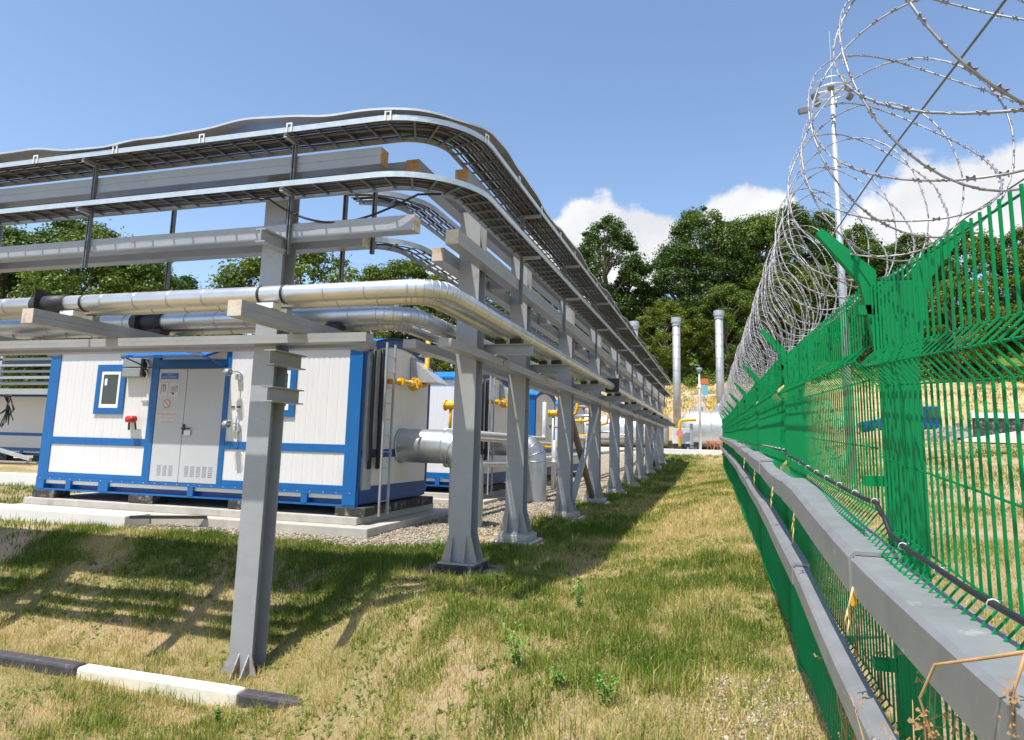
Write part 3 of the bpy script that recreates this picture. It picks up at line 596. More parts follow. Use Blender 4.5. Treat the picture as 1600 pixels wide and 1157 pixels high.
def marks(x0, x1, z0, z1, y, n, m, parent, name='lettering'):
    mb = MB(); w_ = (x1 - x0) / n
    for i in range(n):
        a_ = x0 + i * w_; k = random.choice('abcd'); h = z1 - z0
        mb.box(a_ + w_ * .1, y - .001, z0, a_ + w_ * .28, y, z1)
        if k in 'ab': mb.box(a_ + w_ * .55, y - .001, z0, a_ + w_ * .72, y, z1)
        if k in 'ac': mb.box(a_ + w_ * .28, y - .001, z0 + h * .4, a_ + w_ * .55, y, z0 + h * .58)
        if k in 'bd': mb.box(a_ + w_ * .28, y - .001, z1 - h * .18, a_ + w_ * .55, y, z1)
        if k in 'cd': mb.box(a_ + w_ * .28, y - .001, z0, a_ + w_ * .6, y, z0 + h * .18)
    return mb.build(name, m, parent)
# signs on the left door leaf
s = MB().box(-10.02, y0 - .0205, 1.02, -9.63, y0 - .0165, 1.13).build('name_plate', 'signblue', cabA); marks(-9.9, -9.73, 1.09, 1.115, y0 - .0207, 6, 'signwhite', s); marks(-9.98, -9.66, 1.04, 1.07, y0 - .0207, 12, 'signwhite', s)
s = MB().box(-10.06, y0 - .0205, .70, -9.84, y0 - .0165, .95).build('warning_sticker', 'signwhite', cabA)
q = MB(); zc = y0 - .0212
for a_, b_, c_, d_ in ((-9.99, .90, -9.89, .915), (-9.995, .77, -9.98, .905), (-9.95, .78, -9.935, .90), (-9.905, .78, -9.89, .90), (-10.02, .74, -9.99, .76)): q.box(a_, zc, b_, c_, zc + .001, d_)
q.build('arm_pictogram', 'signblack', s)
s = MB().box(-9.80, y0 - .0205, .70, -9.58, y0 - .0165, .95).build('warning_sticker', 'signwhite', cabA)
q = MB(); q.prism([(-9.70, zc, .92), (-9.60, zc, .885), (-9.64, zc, .885)], (0, .001, 0)); q.prism([(-9.78, zc, .77), (-9.68, zc, .77), (-9.70, zc, .72)], (0, .001, 0))
for k in range(5): q.box(-9.78 + .01 * (k % 2), zc, .79 + k * .02, -9.61, zc + .001, .797 + k * .02)
q.build('arrow_pictogram', 'signblack', s)
q = MB(); pc = [(-9.83 + .085 * math.cos(k * math.pi / 12), zc + .002, .56 + .085 * math.sin(k * math.pi / 12)) for k in range(24)]; q.prism(pc, (0, .0025, 0)); rs = q.build('no_smoking_sign', 'signpink', cabA)
q = MB(); pc = [(-9.83 + .064 * math.cos(k * math.pi / 12), zc, .56 + .064 * math.sin(k * math.pi / 12)) for k in range(24)]; q.prism(pc, (0, .0015, 0)); q.build('sign_face', 'signwhite', rs)
q = MB(); q.bar((-9.875, zc - .0005, .605), (-9.785, zc - .0005, .515), .018, .001, (1, 0, 1)); q.build('sign_bar', 'signpink', rs)
s = MB().box(-10.06, y0 - .0205, .325, -9.56, y0 - .0165, .415).build('red_lettered_plate', 'signwhite', cabA); marks(-10.04, -9.58, .345, .395, y0 - .0207, 13, 'signpink', s)
s = MB().box(-9.97, y0 - .0205, .20, -9.62, y0 - .0165, .275).build('red_lettered_plate', 'signwhite', cabA); marks(-9.86, -9.72, .25, .262, y0 - .0207, 7, 'signpink', s); marks(-9.95, -9.64, .21, .235, y0 - .0207, 14, 'signpink', s)
# awning
aw = MB(); nA_ = 34; xa_, xb_ = -10.42, -8.58; vs = []; fs = []
for i in range(nA_ * 2 + 1):
    x = xa_ + (xb_ - xa_) * i / (nA_ * 2); dz = .022 if i % 2 else 0
    vs += [(x, y0 - .60, 1.385 + dz), (x, y0 - .02, 1.60 + dz)]
for i in range(nA_ * 2): fs.append((2 * i, 2 * i + 2, 2 * i + 3, 2 * i + 1))
aw.add(vs, fs); awo = aw.build('awning', 'blue_roof', cabA)
q = MB(); q.bar((xa_, y0 - .585, 1.365), (xb_, y0 - .585, 1.365), .03, .03)
for x in (xa_ + .03, xb_ - .03): q.bar((x, y0 - .58, 1.352), (x, y0 - .03, 1.56), .03, .03); q.bar((x, y0 - .5, 1.36), (x, y0 - .03, 1.25), .02, .02)
q.bar((xa_, y0 - .06, 1.24), (xb_, y0 - .06, 1.24), .02, .02)
q.build('awning_frame', 'blue_dark', awo)
# boxes, siren, lamps on the front
for za, zc2 in ((1.235, 1.41), (1.05, 1.22)):
    tag(MB().box(-10.83, y0 - .15, za, -10.40, y0 - .007, zc2).build('control_box', 'grey_box', cabA, bevel=.012))
    MB().tube([(-10.40, y0 - .07, za + .12), (-10.34, y0 - .08, za + .13), (-10.30, y0 - .07, za + .06), (-10.33, y0 - .05, za - .03)], .014, 8).build('conduit', 'frame_white', cabA, smooth=True)
    MB().box(-10.399, y0 - .13, za + .02, -10.36, y0 - .02, za + .15).build('cable_gland', 'black', cabA)
MB().box(-10.42, y0 - .03, .58, -10.28, y0 - .012, .62).build('small_label', 'galv_dull', cabA)
r_ = MB().tube([(-10.58, y0 - .14, .26), (-10.42, y0 - .14, .26)], .065, 14).build('siren', 'red', cabA, smooth=True)
MB().box(-10.66, y0 - .13, .2, -10.585, y0 - .0165, .30).build('siren_bracket', 'galv_dull', cabA); MB().tube([(-10.60, y0 - .08, .2), (-10.61, y0 - .06, .06)], .018, 8).tube([(-10.46, y0 - .08, .2), (-10.45, y0 - .06, .07)], .018, 8).build('cable_gland', 'black', cabA)
for (x, z, s_) in ((-8.34, 1.12, 1), (-8.28, .20, 1)):
    l_ = MB().tube([(x, y0 - .30, z), (x, y0 - .20, z + .005)], [.045, .06], 16).build('wall_lamp', 'rung', cabA, smooth=True)
    MB().tube([(x, y0 - .31, z), (x, y0 - .298, z)], .05, 12).build('lamp_glass', 'galv_dull', l_, smooth=True)
    q = MB(); q.tube([(x, y0 - .20, z), (x + .06, y0 - .10, z + .03), (x + .08, y0 - .01, z)], .014, 8); q.box(x + .02, y0 - .08, z - .12, x + .12, y0 - .01, z - .02)
    for k in range(6): a_ = k * math.pi / 3; q.tube([(x + .07 * math.cos(a_), y0 - .31, z + .07 * math.sin(a_)), (x + .07 * math.cos(a_), y0 - .2, z + .07 * math.sin(a_))], .006, 5)
    q.build('lamp_cage', 'galv_dull', l_)
q = MB().box(-8.40, y0 - .02, .50, -8.32, y0 - .0165, .53); q.box(-8.28, y0 - .02, .50, -8.2, y0 - .0165, .53); q.build('cable_clip', 'black', cabA)
q = MB().tube([(-8.24, y0 - .05, .45), (-8.24, y0 - .05, .1)], .013, 8); q.tube([(-8.20, y0 - .02, .1), (-8.2, y0 - .02, -.2)], .006, 6); q.tube([(-8.42, y0 - .1, .27), (-8.30, y0 - .09, .24)], .025, 8); q.build('conduit', 'galv_dull', cabA, smooth=True)
# side equipment, reused for each cabin
def side_kit(yo, first):
    y = yo; x = XB
    q = MB(); q.box(x + .01, y + .12, -.85, x + .05, y + .40, 1.50); pan = q.build('cable_panel', 'galv_dull', cabs[y])
    q = MB()
    for a_, r in ((.20, .02), (.26, .018), (.50, .03), (.56, .028), (.61, .025)): q.tube([(x + .09, y + a_, 1.6), (x + .09, y + a_, .2 + .3 * (a_ > .4)), (x + .1, y + a_ + .02 * random.random(), -.3), (x + .07, y + a_ + .05, -.5)], r, 8)
    q.build('cable_run', 'cable', cabs[y], smooth=True)
    q = MB(); q.bar((x + .22, y + .42, -1.3), (x + .22, y + .42, 1.7), .035, .035); q.bar((x + .22, y + .74, -1.3), (x + .22, y + .74, 1.7), .035, .035)
    for z in np.arange(-1.05, 1.7, .28): q.tube([(x + .22, y + .42, z), (x + .22, y + .74, z)], .009, 6)
    q.build('ladder', 'galv_dull', cabs[y])
    g_ = thing('gas_valve', ('yellow flanged gas valve on the side of the nearest cabin' if first else 'yellow flanged gas valve on the side of the second cabin'), 'valve', (x, y + 1.2, 1.08), 'yellow valves on the cabin sides')
    q = MB().tube([(x, y + .95, 1.06), (x + .2, y + .95, 1.06), (x + .24, y + 1.0, 1.06), (x + .24, y + 1.95, 1.06), (x + .24, y + 2.08, 1.10), (x + .24, y + 2.13, 1.22), (x + .24, y + 2.13, 2.2)], .05, 12); q.build('pipe', 'yellow', g_, smooth=True)
    q = MB()
    for a_ in (1.53, 1.58): q.tube([(x + .24, y + a_, 1.06), (x + .24, y + a_ + .03, 1.06)], .13, 14)
    q.tube([(x + .24, y + .97, 1.06), (x + .24, y + 1.0, 1.06)], .075, 14); q.build('flange', 'yellow', g_)
    q = MB()
    for k in range(8): a_ = k * math.pi / 4; q.tube([(x + .24 + .105 * math.cos(a_), y + 1.50, 1.06 + .105 * math.sin(a_)), (x + .24 + .105 * math.cos(a_), y + 1.64, 1.06 + .105 * math.sin(a_))], .011, 6)
    q.build('bolts', 'galv', g_); MB().tube([(x + .24, y + 1.35, 1.06), (x + .24, y + 1.42, 1.06)], .056, 12).build('paint_mark', 'frame_white', g_, smooth=True)
    # sheet-metal hood
    hp = [(x + .015, y + 1.85, 1.12), (x + .015, y + 2.30, 1.12), (x + .015, y + 2.30, 1.62), (x + .015, y + 1.85, 1.62)]
    q = MB(); A = [Vector(p) for p in hp]; B = [Vector((x + .62, y + 1.80, 1.12)), Vector((x + .62, y + 2.36, 1.12))]
    q.add([A[0], A[1], A[2], A[3], B[0], B[1]], [(3, 2, 5, 4), (0, 3, 4), (1, 5, 2), (0, 4, 5, 1)]); q.build('vent_hood', 'galv_dull', cabs[y])
    # big duct to the ground
    d_ = thing('air_duct', ('fat silver duct from the nearest cabin bending down into the gravel' if first else 'fat silver duct from the second cabin bending down into the gravel'), 'duct', (x + 1.3, y + 1.75, G(x + 1.3, y + 1.75)), 'silver ducts beside the cabins')
    yy = y + (1.62 if first else 1.32); r = .315 if first else .30; zc_ = -.10 if first else -.04; L_ = 1.20 if first else 1.06
    P = [(x, yy, zc_), (x + L_ - .27, yy, zc_)] + [(x + L_ - .27 + .42 * math.sin(a_), yy, zc_ - .42 + .42 * math.cos(a_)) for a_ in (math.radians(22), math.radians(45), math.radians(68))] + [(x + L_ + .15, yy, zc_ - .42), (x + L_ + .15, yy, -1.7)]
    MB().tube(P, r, 28, cap=False).build('duct_body', 'duct', d_, smooth=True)
    q = MB()
    for i, pq in enumerate(P[1:-1], 1): dd = (Vector(P[i + 1]) - Vector(P[i - 1])).normalized(); q.tube([Vector(pq) - dd * .008, Vector(pq) + dd * .008], r + .006, 28)
    q.tube([(x + .02, yy, zc_), (x + .05, yy, zc_)], r + .02, 28); q.build('seam_bands', 'galv', d_, smooth=True)
cabs = {y0: cabA}
cabB = container(16.15, 'second white and blue cabin behind the nearest one, seen between the columns', detail=False); cabs[16.15] = cabB
cabC = container(21.9, 'third blue cornered cabin far down the row of cabins', detail=False); cabs[21.9] = cabC
cabD = container(27.7, 'fourth cabin at the far end of the row', detail=False); cabs[27.7] = cabD
side_kit(y0, True); side_kit(16.15, False)
# cabin seen past the left end of the nearest one
cabE = container(24.0, 'blue framed cabin in the shade past the left end of the nearest cabin', detail=False, xa=-34.4, xb=-27.4)
# pipe shelf above it
ps = thing('pipe_shelf', 'stack of grey pipes and shade-darkened beams on tall posts over the far left cabin', 'pipe rack', (-24, 22, -1.5))
for k, z in enumerate((1.62, 1.95, 2.22, 2.5, 2.78, 3.05)):
    MB().bar((-37, 21.6 + .1 * k, z), (-19.5, 21.6 + .1 * k, z), .12, .24 if k == 0 else .09).build('shelf_beam', 'rung' if k % 2 else 'steel', ps)  # every other beam in darker steel, shade put into the colour
for k, z in enumerate((2.06, 2.33, 2.6, 2.9)):
    MB().tube([(-37, 22.5 + .15 * k, z), (-19.5, 22.5 + .15 * k, z)], .075, 10).build('pipe', 'galv_dull', ps, smooth=True)
MB().box(-37, 22.3, 3.12, -19.5, 24.3, 3.15).build('shade_deck', 'rung', ps); MB().box(-37, 22.9, 1.78, -19.5, 24.2, 1.81).build('shade_deck', 'rung', ps)  # solid decks added to throw shade on the cabin front
for x in (-36, -30.7, -30.1, -25.2, -20.4): MB().bar((x, 22.1, -1.6), (x, 22.1, 3.2), .12, .12).build('post', 'galv_dull', ps)
MB().bar((-36.5, 22.3, .4), (-28, 22.3, -1.2), .14, .14).build('brace', 'galv_dull', ps); MB().bar((-36.5, 22.2, -.9), (-30, 22.2, .3), .12, .12).build('brace', 'galv_dull', ps)
q = MB()
for k in range(7): q.tube([(-29.6 + random.uniform(-.5, .5), 22.2, 1.6), (-29.5 + random.uniform(-.5, .5), 22.1, .9), (-29.6 + random.uniform(-.7, .7), 22.1, .3 + random.uniform(-.4, .3)), (-29.5, 22.2, 1.0)], .022, 6)
tag(q.build('hanging_cables', 'cable', ps, smooth=True), kind='stuff')
# concrete slabs and blocks
for i, (x0, x1, ya, yb) in enumerate(((XA - .25, XB + .45, 10.0, 13.75), (XA - .2, XB + .4, 15.8, 19.5), (XA - .2, XB + .4, 21.6, 25), (-34.8, -27.0, 23.7, 27.2))):
    tag(MB().box(x0, ya, -1.75, x1, yb, -1.40 + .002 * i).build('foundation_slab', 'concrete', bevel=.015), kind='structure')
    if i < 3: tag(MB().box(x0 + .08, ya + .27, -1.40, x1 - .35, yb - .3, -1.275).build('concrete_strip', 'concrete', bevel=.01), kind='structure')
    n_ = 0
    for x in (x0 + .25, x0 + 2.6, x0 + 4.8, x1 - .75):
        tag(MB().box(x - .06, ya + .345, -1.27 if i < 3 else -1.39, x + .50, ya + .70, -1.125).build('support_block', 'bitumen', bevel=.012), 'tarred black block, %s under the front of the %s' % (('leftmost', 'second from left', 'third from left', 'rightmost')[n_], ('nearest cabin', 'second cabin', 'third cabin', 'shaded far left cabin')[i]), 'block', 'black blocks under the cabins'); n_ += 1
    tag(MB().box(x1 - .62, ya + .71, -1.27 if i < 3 else -1.39, x1 - .30, yb - .45, -1.125).build('support_beam', 'bitumen', bevel=.012), ('black tarred sleeper under the right end of the %s' % ('nearest cabin', 'second cabin', 'third cabin', 'shaded far left cabin')[i]), 'sleeper')
tag(MB().box(-22, 9.45, -1.9, -9.6, 9.99, -1.385).build('pavement', 'concrete_white', bevel=.01), kind='structure')
tag(MB().box(-30, 14.6, -1.9, -14.2, 14.95, -1.2).build('kerb_wall', 'concrete_white', bevel=.01), kind='structure')
tag(MB().bar((-9.55, 9.5, -1.40), (-8.4, 9.98, -1.385), .06, .05).build('edging_strip', 'black'), 'short black edging strip lying between paving and gravel', 'edging')
g_ = thing('gas_valve', 'round yellow handwheel valve low at the left of the second column', 'valve', (-4.85, 12, -.22)); MB().tube([(-4.85, 12.0, -.22), (-4.85, 12.05, -.22)], .11, 16).build('handwheel', 'yellow', g_); MB().tube([(-4.85, 12.05, -.22), (-4.85, 12.3, -.22), (-4.85, 12.3, -1.5)], .035, 10).build('stem', 'insul', g_)
# white insulated process pipes behind the long rack
def runpipe(name, label, pts, r, m, grp=None, cat='pipe'):
    P = [Vector(p) for p in pts]; out = [P[0]]
    for i in range(1, len(P) - 1):
        a_ = (P[i - 1] - P[i]).normalized(); b_ = (P[i + 1] - P[i]).normalized(); rr = r * 2.2
        for k in range(5):
            t_ = k / 4; out.append((P[i] + a_ * rr) * (1 - t_) ** 2 + P[i] * 2 * t_ * (1 - t_) + (P[i] + b_ * rr) * t_ ** 2)
    out.append(P[-1]); return tag(MB().tube(out, r, 12).build(name, m, smooth=True), label, cat, grp)
runpipe('process_pipe', 'upper white wrapped pipe behind the second and third columns', [(-5.0, 12.2, .18), (-4.85, 19.4, .13), (-4.85, 19.4, 1.2)], .07, 'insul', 'white wrapped pipes')
runpipe('process_pipe', 'second white wrapped pipe just below the upper one', [(-5.3, 12.2, .12), (-5.2, 22.3, -.02), (-5.2, 22.3, -1.5)], .06, 'insul', 'white wrapped pipes')
runpipe('process_pipe', 'lower white wrapped pipe at knee height behind the columns', [(-4.95, 12.2, -.42), (-4.75, 20.3, -.58), (-4.75, 20.3, .1)], .07, 'insul', 'white wrapped pipes')
runpipe('process_pipe', 'lowest white wrapped pipe running on towards the tanks', [(-5.4, 19, -.5), (-4.6, 44, -.15)], .07, 'insul', 'white wrapped pipes')
runpipe('process_pipe', 'waist high white pipe running along the far cabins', [(-5.0, 24, .2), (-4.6, 44, .5)], .08, 'insul', 'white wrapped pipes')
for k, (x, y, z) in enumerate(((-5.62, 14.0, .78), (-4.95, 20.9, .95), (-4.9, 22.4, .9))):
    g_ = thing('gas_valve', 'yellow gas valve on a riser %s' % ('left of the second column', 'between the third and fourth columns', 'on the farthest riser before the third cabin')[k], 'valve', (x, y, z))
    MB().tube([(x, y, .1 if k == 0 else -1.4), (x, y, z + .1)], .035, 10).build('riser', 'yellow' if k == 0 else 'insul', g_, smooth=True); MB().tube([(x - .1, y, z), (x + .1, y, z)], .09, 12).build('valve_body', 'yellow', g_); MB().tube([(x - .14, y, z), (x - .11, y, z)], .12, 12).tube([(x + .11, y, z), (x + .14, y, z)], .12, 12).build('flange', 'yellow', g_)
for k, (y, z) in enumerate(((22.4, -.1), (23.2, 1.0), (26, .9), (30, .9), (27.5, .35))):
    g_ = thing('gas_pipe', 'yellow gas pipe bend, %s' % ('low behind the braced columns', 'beside the third cabin', 'past the third cabin', 'farthest down the rack', 'beside the braced columns')[k], 'pipe', (-4.6, y, z))
    MB().tube([(-5.6, y, z), (-4.9, y, z), (-4.7, y, z + .05), (-4.65, y, z + .25), (-4.65, y, z + .7)], .055, 12).build('pipe', 'yellow', g_, smooth=True); MB().tube([(-5.1, y, z), (-5.04, y, z)], .12, 14).build('flange', 'yellow', g_)
for k in range(7):
    x, y = -4.9 + .25 * (k % 2), 23.5 + k * 2.6
    runpipe('riser_pipe', 'grey vertical riser pipe, number %s along the far cabins' % ('one', 'two', 'three', 'four', 'five', 'six', 'seven')[k], [(x, y, -1.5), (x, y, .6 + .5 * (k % 3)), (x - .8, y, .6 + .5 * (k % 3))], .055, 'galv' if k % 2 else 'insul', 'riser pipes by the far cabins')
# ------------------------------------------------------------------ kerb
kb = thing('painted_kerb', 'kerb painted in black and white lengths at the foot of the grass bank', 'kerb', (-8, 6.0, -2.5))
x = -14.0; k = 0
edges = [-14, -12, -10, -8.45, -6.52, -4.5, -2.5]
for i in range(6):
    a_, b_ = edges[i], edges[i + 1]
    MB().box(a_ + .006, 5.98 + (.006, -.004, .003, -.005, .004, 0)[i], -2.95, b_ - .006, 6.14 + (.006, -.004, .003, -.005, .004, 0)[i], -2.44 + (.0, .008, -.005, .006, -.004, -.01)[i]).build('kerb_stone', 'kerb_white' if i % 2 == 0 else 'kerb_black', kb, bevel=.03)
# ------------------------------------------------------------------ green mesh fence
FX = lambda y: .63 - .0125 * y
ptY = np.array([-3.33, -.33, 2.67, 5.67, 8.67, 11.67, 14.67, 17.67, 20.67, 23.67, 26.67, 29.67, 32.67])
ptZ = np.array([.25, .39, .634, .765, .837, .89, .95, .98, 1.02, 1.08, 1.15, 1.22, 1.30])
fence = thing('mesh_fence', 'green welded mesh fence with folded wires and forked posts running the length of the site', 'fence', (.6, 2.67, G(.6, 2.67)))
prof = [(0, 0), (-.235, 0), (-.29, -.055), (-.355, 0), (-.60, 0), (-.82, 0), (-.885, -.055), (-.955, 0), (-1.45, 0), (-1.51, -.055), (-1.58, 0), (-2.08, 0)]
def fence_panel(i):
    ya, yb = ptY[i] + .03, ptY[i + 1] - .03; za, zb_ = ptZ[i] - .03, ptZ[i + 1] - .06
    fx = lambda y: FX(y) - .068
    n_ = int((yb - ya) / .05); V = []; F = []
    r = .0028; yv = np.linspace(ya, yb, n_ + 1); pr = np.array(prof)
    for k, y in enumerate(yv):
        zt = za + (zb_ - za) * (y - ya) / (yb - ya) + .012
        o = len(V)
        for dz, dx in prof:
            for a_, b_ in ((-r, -r), (r, -r), (r, r), (-r, r)): V.append((fx(y) + dx + a_, y + b_, zt + dz))
        for j in range(len(prof) - 1):
            for q in range(4): F.append((o + j * 4 + q, o + j * 4 + (q + 1) % 4, o + (j + 1) * 4 + (q + 1) % 4, o + (j + 1) * 4 + q))
        F.append((o + 3, o + 2, o + 1, o))
    m = MB(); m.v = V; m.f = F
    for dz, dx in prof:
        dz2 = dz - (.012 if dz == 0 else 0)
        m.tube([(fx(ya) + dx + .006, ya, za + dz2 + .01), (fx(yb) + dx + .006, yb, zb_ + dz2 + .01)], .003, 6)
    m.build('mesh_panel', 'green', fence)
for i in range(len(ptY) - 1): fence_panel(i)
for i, (y, z) in enumerate(zip(ptY, ptZ)):
    x = FX(y) + .01; gz = G(x, y)
    po = MB().box(x - .055, y - .035, gz - .2, x + .055, y + .035, z - .03).build('fence_post', 'green_post', fence, bevel=.004)
    MB().box(x - .057, y - .037, z - .029, x + .057, y + .037, z - .02).build('post_cap', 'black', po)
    for s_ in (-1, 1):
        a0 = Vector((x + s_ * .07, y, z - .30)); a1 = Vector((x + s_ * .082, y, z - .04)); a2 = Vector((x + s_ * .24, y, z + .165))
        q = MB()
        q.prism([(x + s_ * .058, y - .02, z - .32), (x + s_ * .064, y - .02, z - .32), (x + s_ * .112, y - .02, z - .03), (x + s_ * .25, y - .02, z + .16), (x + s_ * .228, y - .02, z + .178), (x + s_ * .058, y - .02, z + .03 - .02)], (0, .04, 0))
        q.build('wire_arm', 'green', po)
    for dz in (-.15, -.75, -1.35):
        q = MB().box(x - .125, y - .02, z + dz, x - .056, y + .02, z + dz + .035).build('panel_clip', 'green', po)
# ---- razor wire coil
def coil():
    R0 = .425; pitch = .21; ya, yb = 1.38, 32.6; turns = 16 + int((yb - ya - pitch * 16) / .16); S = 40; P = []
    for i in range(turns * S + 1):
        th = 2 * math.pi * i / S; tr = i / S; y = ya + pitch * tr if tr < 16 else ya + pitch * 16 + .16 * (tr - 16)
        zc_ = float(np.interp(y, ptY, ptZ)) + .44; xc = FX(y) - float(np.interp(y, [2.6, 4.5], [.0, 0]))
        sgn = 1 if int(tr) % 2 else -1
        yy = y + .15 * math.sin(1.5 * th + .3) + .34 * math.sin(th) * float(np.interp(y, [2.5, 6], [1, .6])) + .05 * vn[int(tr)]
        rr = R0 * (1 + .05 * vn[(int(tr) * 7) % 400]) * (1 - .015 * math.sin(3 * th)); 
        P.append((xc + rr * float(np.interp(y, [2.6, 5.0], [.70, .50])) * math.cos(th) + .02 * vn[(int(tr) * 3) % 400], yy, zc_ + rr * math.sin(th)))
    return P
vn = np.interp(np.arange(0, 400), np.arange(0, 400, 2), rng.normal(0, .6, 200)).tolist()
P = coil()
P = [P[i] if i < 2 else tuple((np.array(P[i - 1]) + np.array(P[i])) / 2) for i in range(len(P))]
rz = thing('razor_wire_coil', 'long coil of barbed razor wire lying in the forked fence arms', 'razor wire', (.6, 2.67, .7))
MB().tube(P, .0030, 5).build('wire', 'razor', rz, smooth=True)
# barbs
PA = np.array(P); d = np.diff(PA, axis=0); ln = np.linalg.norm(d, axis=1); cum = np.concatenate([[0], np.cumsum(ln)]); tt = np.arange(.03, cum[-1], .062); idx = np.clip(np.searchsorted(cum, tt) - 1, 0, len(ln) - 1)
pos = PA[idx] + d[idx] * ((tt - cum[idx]) / ln[idx])[:, None]; T = d[idx] / ln[idx][:, None]
ax = np.stack([np.full(len(pos), .6), pos[:, 1], np.interp(pos[:, 1], ptY, ptZ) + .455], -1); rad = pos - ax; rad -= T * (rad * T).sum(1)[:, None]; rad /= np.linalg.norm(rad, axis=1)[:, None]
ang = rng.normal(0, .35, len(pos)) + 0; B_ = np.cross(T, rad); w1 = B_ * np.cos(ang)[:, None] + rad * np.sin(ang)[:, None]; nn = np.cross(T, w1)
base = [(-.011, -.0105), (-.0075, -.0095), (-.003, -.0048), (.003, -.0048), (.0075, -.0095), (.011, -.0105), (.011, .0105), (.0035, .0048), (-.0035, .0048), (-.011, .0105)]
V = []
for hz in (-.0011, .0011):
    for a_, b_ in base: V.append(pos + T * a_ * .85 + w1 * b_ * .85 + nn * hz)
V = np.stack(V, 1); nb = len(pos); tris = []
fan = [(0, 1, 2), (0, 2, 9), (2, 8, 9), (2, 3, 8), (3, 7, 8), (3, 6, 7), (3, 5, 6), (3, 4, 5)]
for a_, b_, c_ in fan: tris.append((a_, b_, c_)); tris.append((a_ + 10, c_ + 10, b_ + 10))
for k in range(10): k2 = (k + 1) % 10; tris += [(k, k2, k2 + 10), (k, k2 + 10, k + 10)]
TR = (np.array(tris)[None] + (np.arange(nb) * 20)[:, None, None]).reshape(-1, 3)
bo_ = raw('barbs', V.reshape(-1, 3) - np.array([.6, 2.67, .7]), TR, 'razor', parent=rz); tag(bo_, kind='stuff')
# tension wires
for k, (dx, dz, lb) in enumerate(((0, .44, 'plain dark wire strung through the middle of the razor coil'), (.24, .19, 'plain wire strung along the outer arm tips'))):
    q = MB(); pts = [(FX(y) + .01 + dx, y, z + dz) for y, z in zip(ptY, ptZ)]; q.tube(pts, .0026 if k else .0034, 6)
    tag(q.build('tension_wire', 'rung'), lb, 'wire')
# ---- guard rails (sheet metal box rails) on the fence, in lapped lengths
def boxrail(label, zpts, wd, ht, x_n, seg, y_first):
    t = thing('cable_duct_rail', label, 'rail', (x_n, 2, float(np.interp(2, *zip(*zpts)))))
    zy, zz = zip(*zpts); y = y_first; k = 0
    while y < 32:
        y2 = min(32, y + seg); sag = .018 * (1 if k % 2 else -1); ex = .008 * ((k + 1) % 2)
        pth = []
        for j in range(9):
            u = j / 8; yy = y + (y2 - y + .05) * u; z_ = float(np.interp(yy, zy, zz)); z_ -= .022 * math.sin(math.pi * u) * (.5 + .5 * vn[k % 50]); pth.append((x_n - .0125 * yy + wd + .01 * math.sin(math.pi * u) * vn[(k + 9) % 50], yy, z_ + ex))
        e = ex; c_ = .012
        q = MB().sweep(pth, [(-e, 0 + e), (wd - c_, 0 + e), (wd + e, -c_), (wd + e, -ht - e), (wd + e - .02, -ht - e), (wd + e - .02, -ht - e + .003), (wd - .003, -ht + .002), (wd - .003, -c_ - .003), (wd - c_ - .002, -.004), (.003, -.004), (.003, -ht * .5), (-e, -ht * .5)])
        q.build('rail_length', 'rail', t)
        MB().box(pth[0][0] - wd + .006, pth[0][1] - .012, pth[0][2] - ht, pth[0][0] - wd + .012, pth[0][1] + .001, pth[0][2] - .010).build('joint_gap', 'black', t); sc_ = MB().tube([(pth[0][0] - wd * .5, pth[0][1] + .06, pth[0][2] - .002), (pth[0][0] - wd * .5, pth[0][1] + .06, pth[0][2] + .006)], .008, 8); sc_.build('bolt', 'steel_rusty', t)
        y = y2; k += 1
    return t
zU = [(-3, -.42), (1.25, -.345), (2.45, -.325), (3.9, -.2), (5.1, -.165), (7.1, -.08), (14.5, .14), (32, .5)]
zLw = [(-3, -1.0), (1.5, -.84), (2.9, -.735), (3.94, -.63), (5.7, -.5), (12.3, -.25), (32, .1)]
boxrail('upper and wider galvanised box rail along the fence', zU, .135, .112, .42, 2.02, -1.6)
boxrail('lower and narrower galvanised box rail along the fence', zLw, .075, .095, .42, 2.6, -1.1)
for k, y in enumerate((2.45, 3.9, 5.2, 7.1, 9.2)):
    z = float(np.interp(y, *zip(*zU))) - .12; x = .42 - .0125 * y
    q = MB().tube([(x, y - .03, z + .03), (x - .015, y - .03, z - .03), (x - .01, y, z - .07), (x - .012, y + .03, z - .06), (x + .01, y + .035, z)], .0035, 6)
    q.tube([(x - .012, y + .03, z - .06), (x - .02, y + .035, z - .10)], .003, 5); q.tube([(x - .01, y, z - .07), (x - .02, y - .012, z - .12 - .03 * (k % 2))], .003, 5)
    tag(q.build('twine_tie', 'twine', smooth=True), 'yellow twine knotted under the upper rail, %s' % ('nearest of the five', 'second of the five', 'third of the five', 'fourth of the five', 'farthest of the five')[k], 'twine')
tag(MB().box(.385, 2.44, -.475, .40, 2.47, -.435).build('plastic_tag', 'yellow'), 'small yellow plastic tag hanging at the rail joint', 'tag')
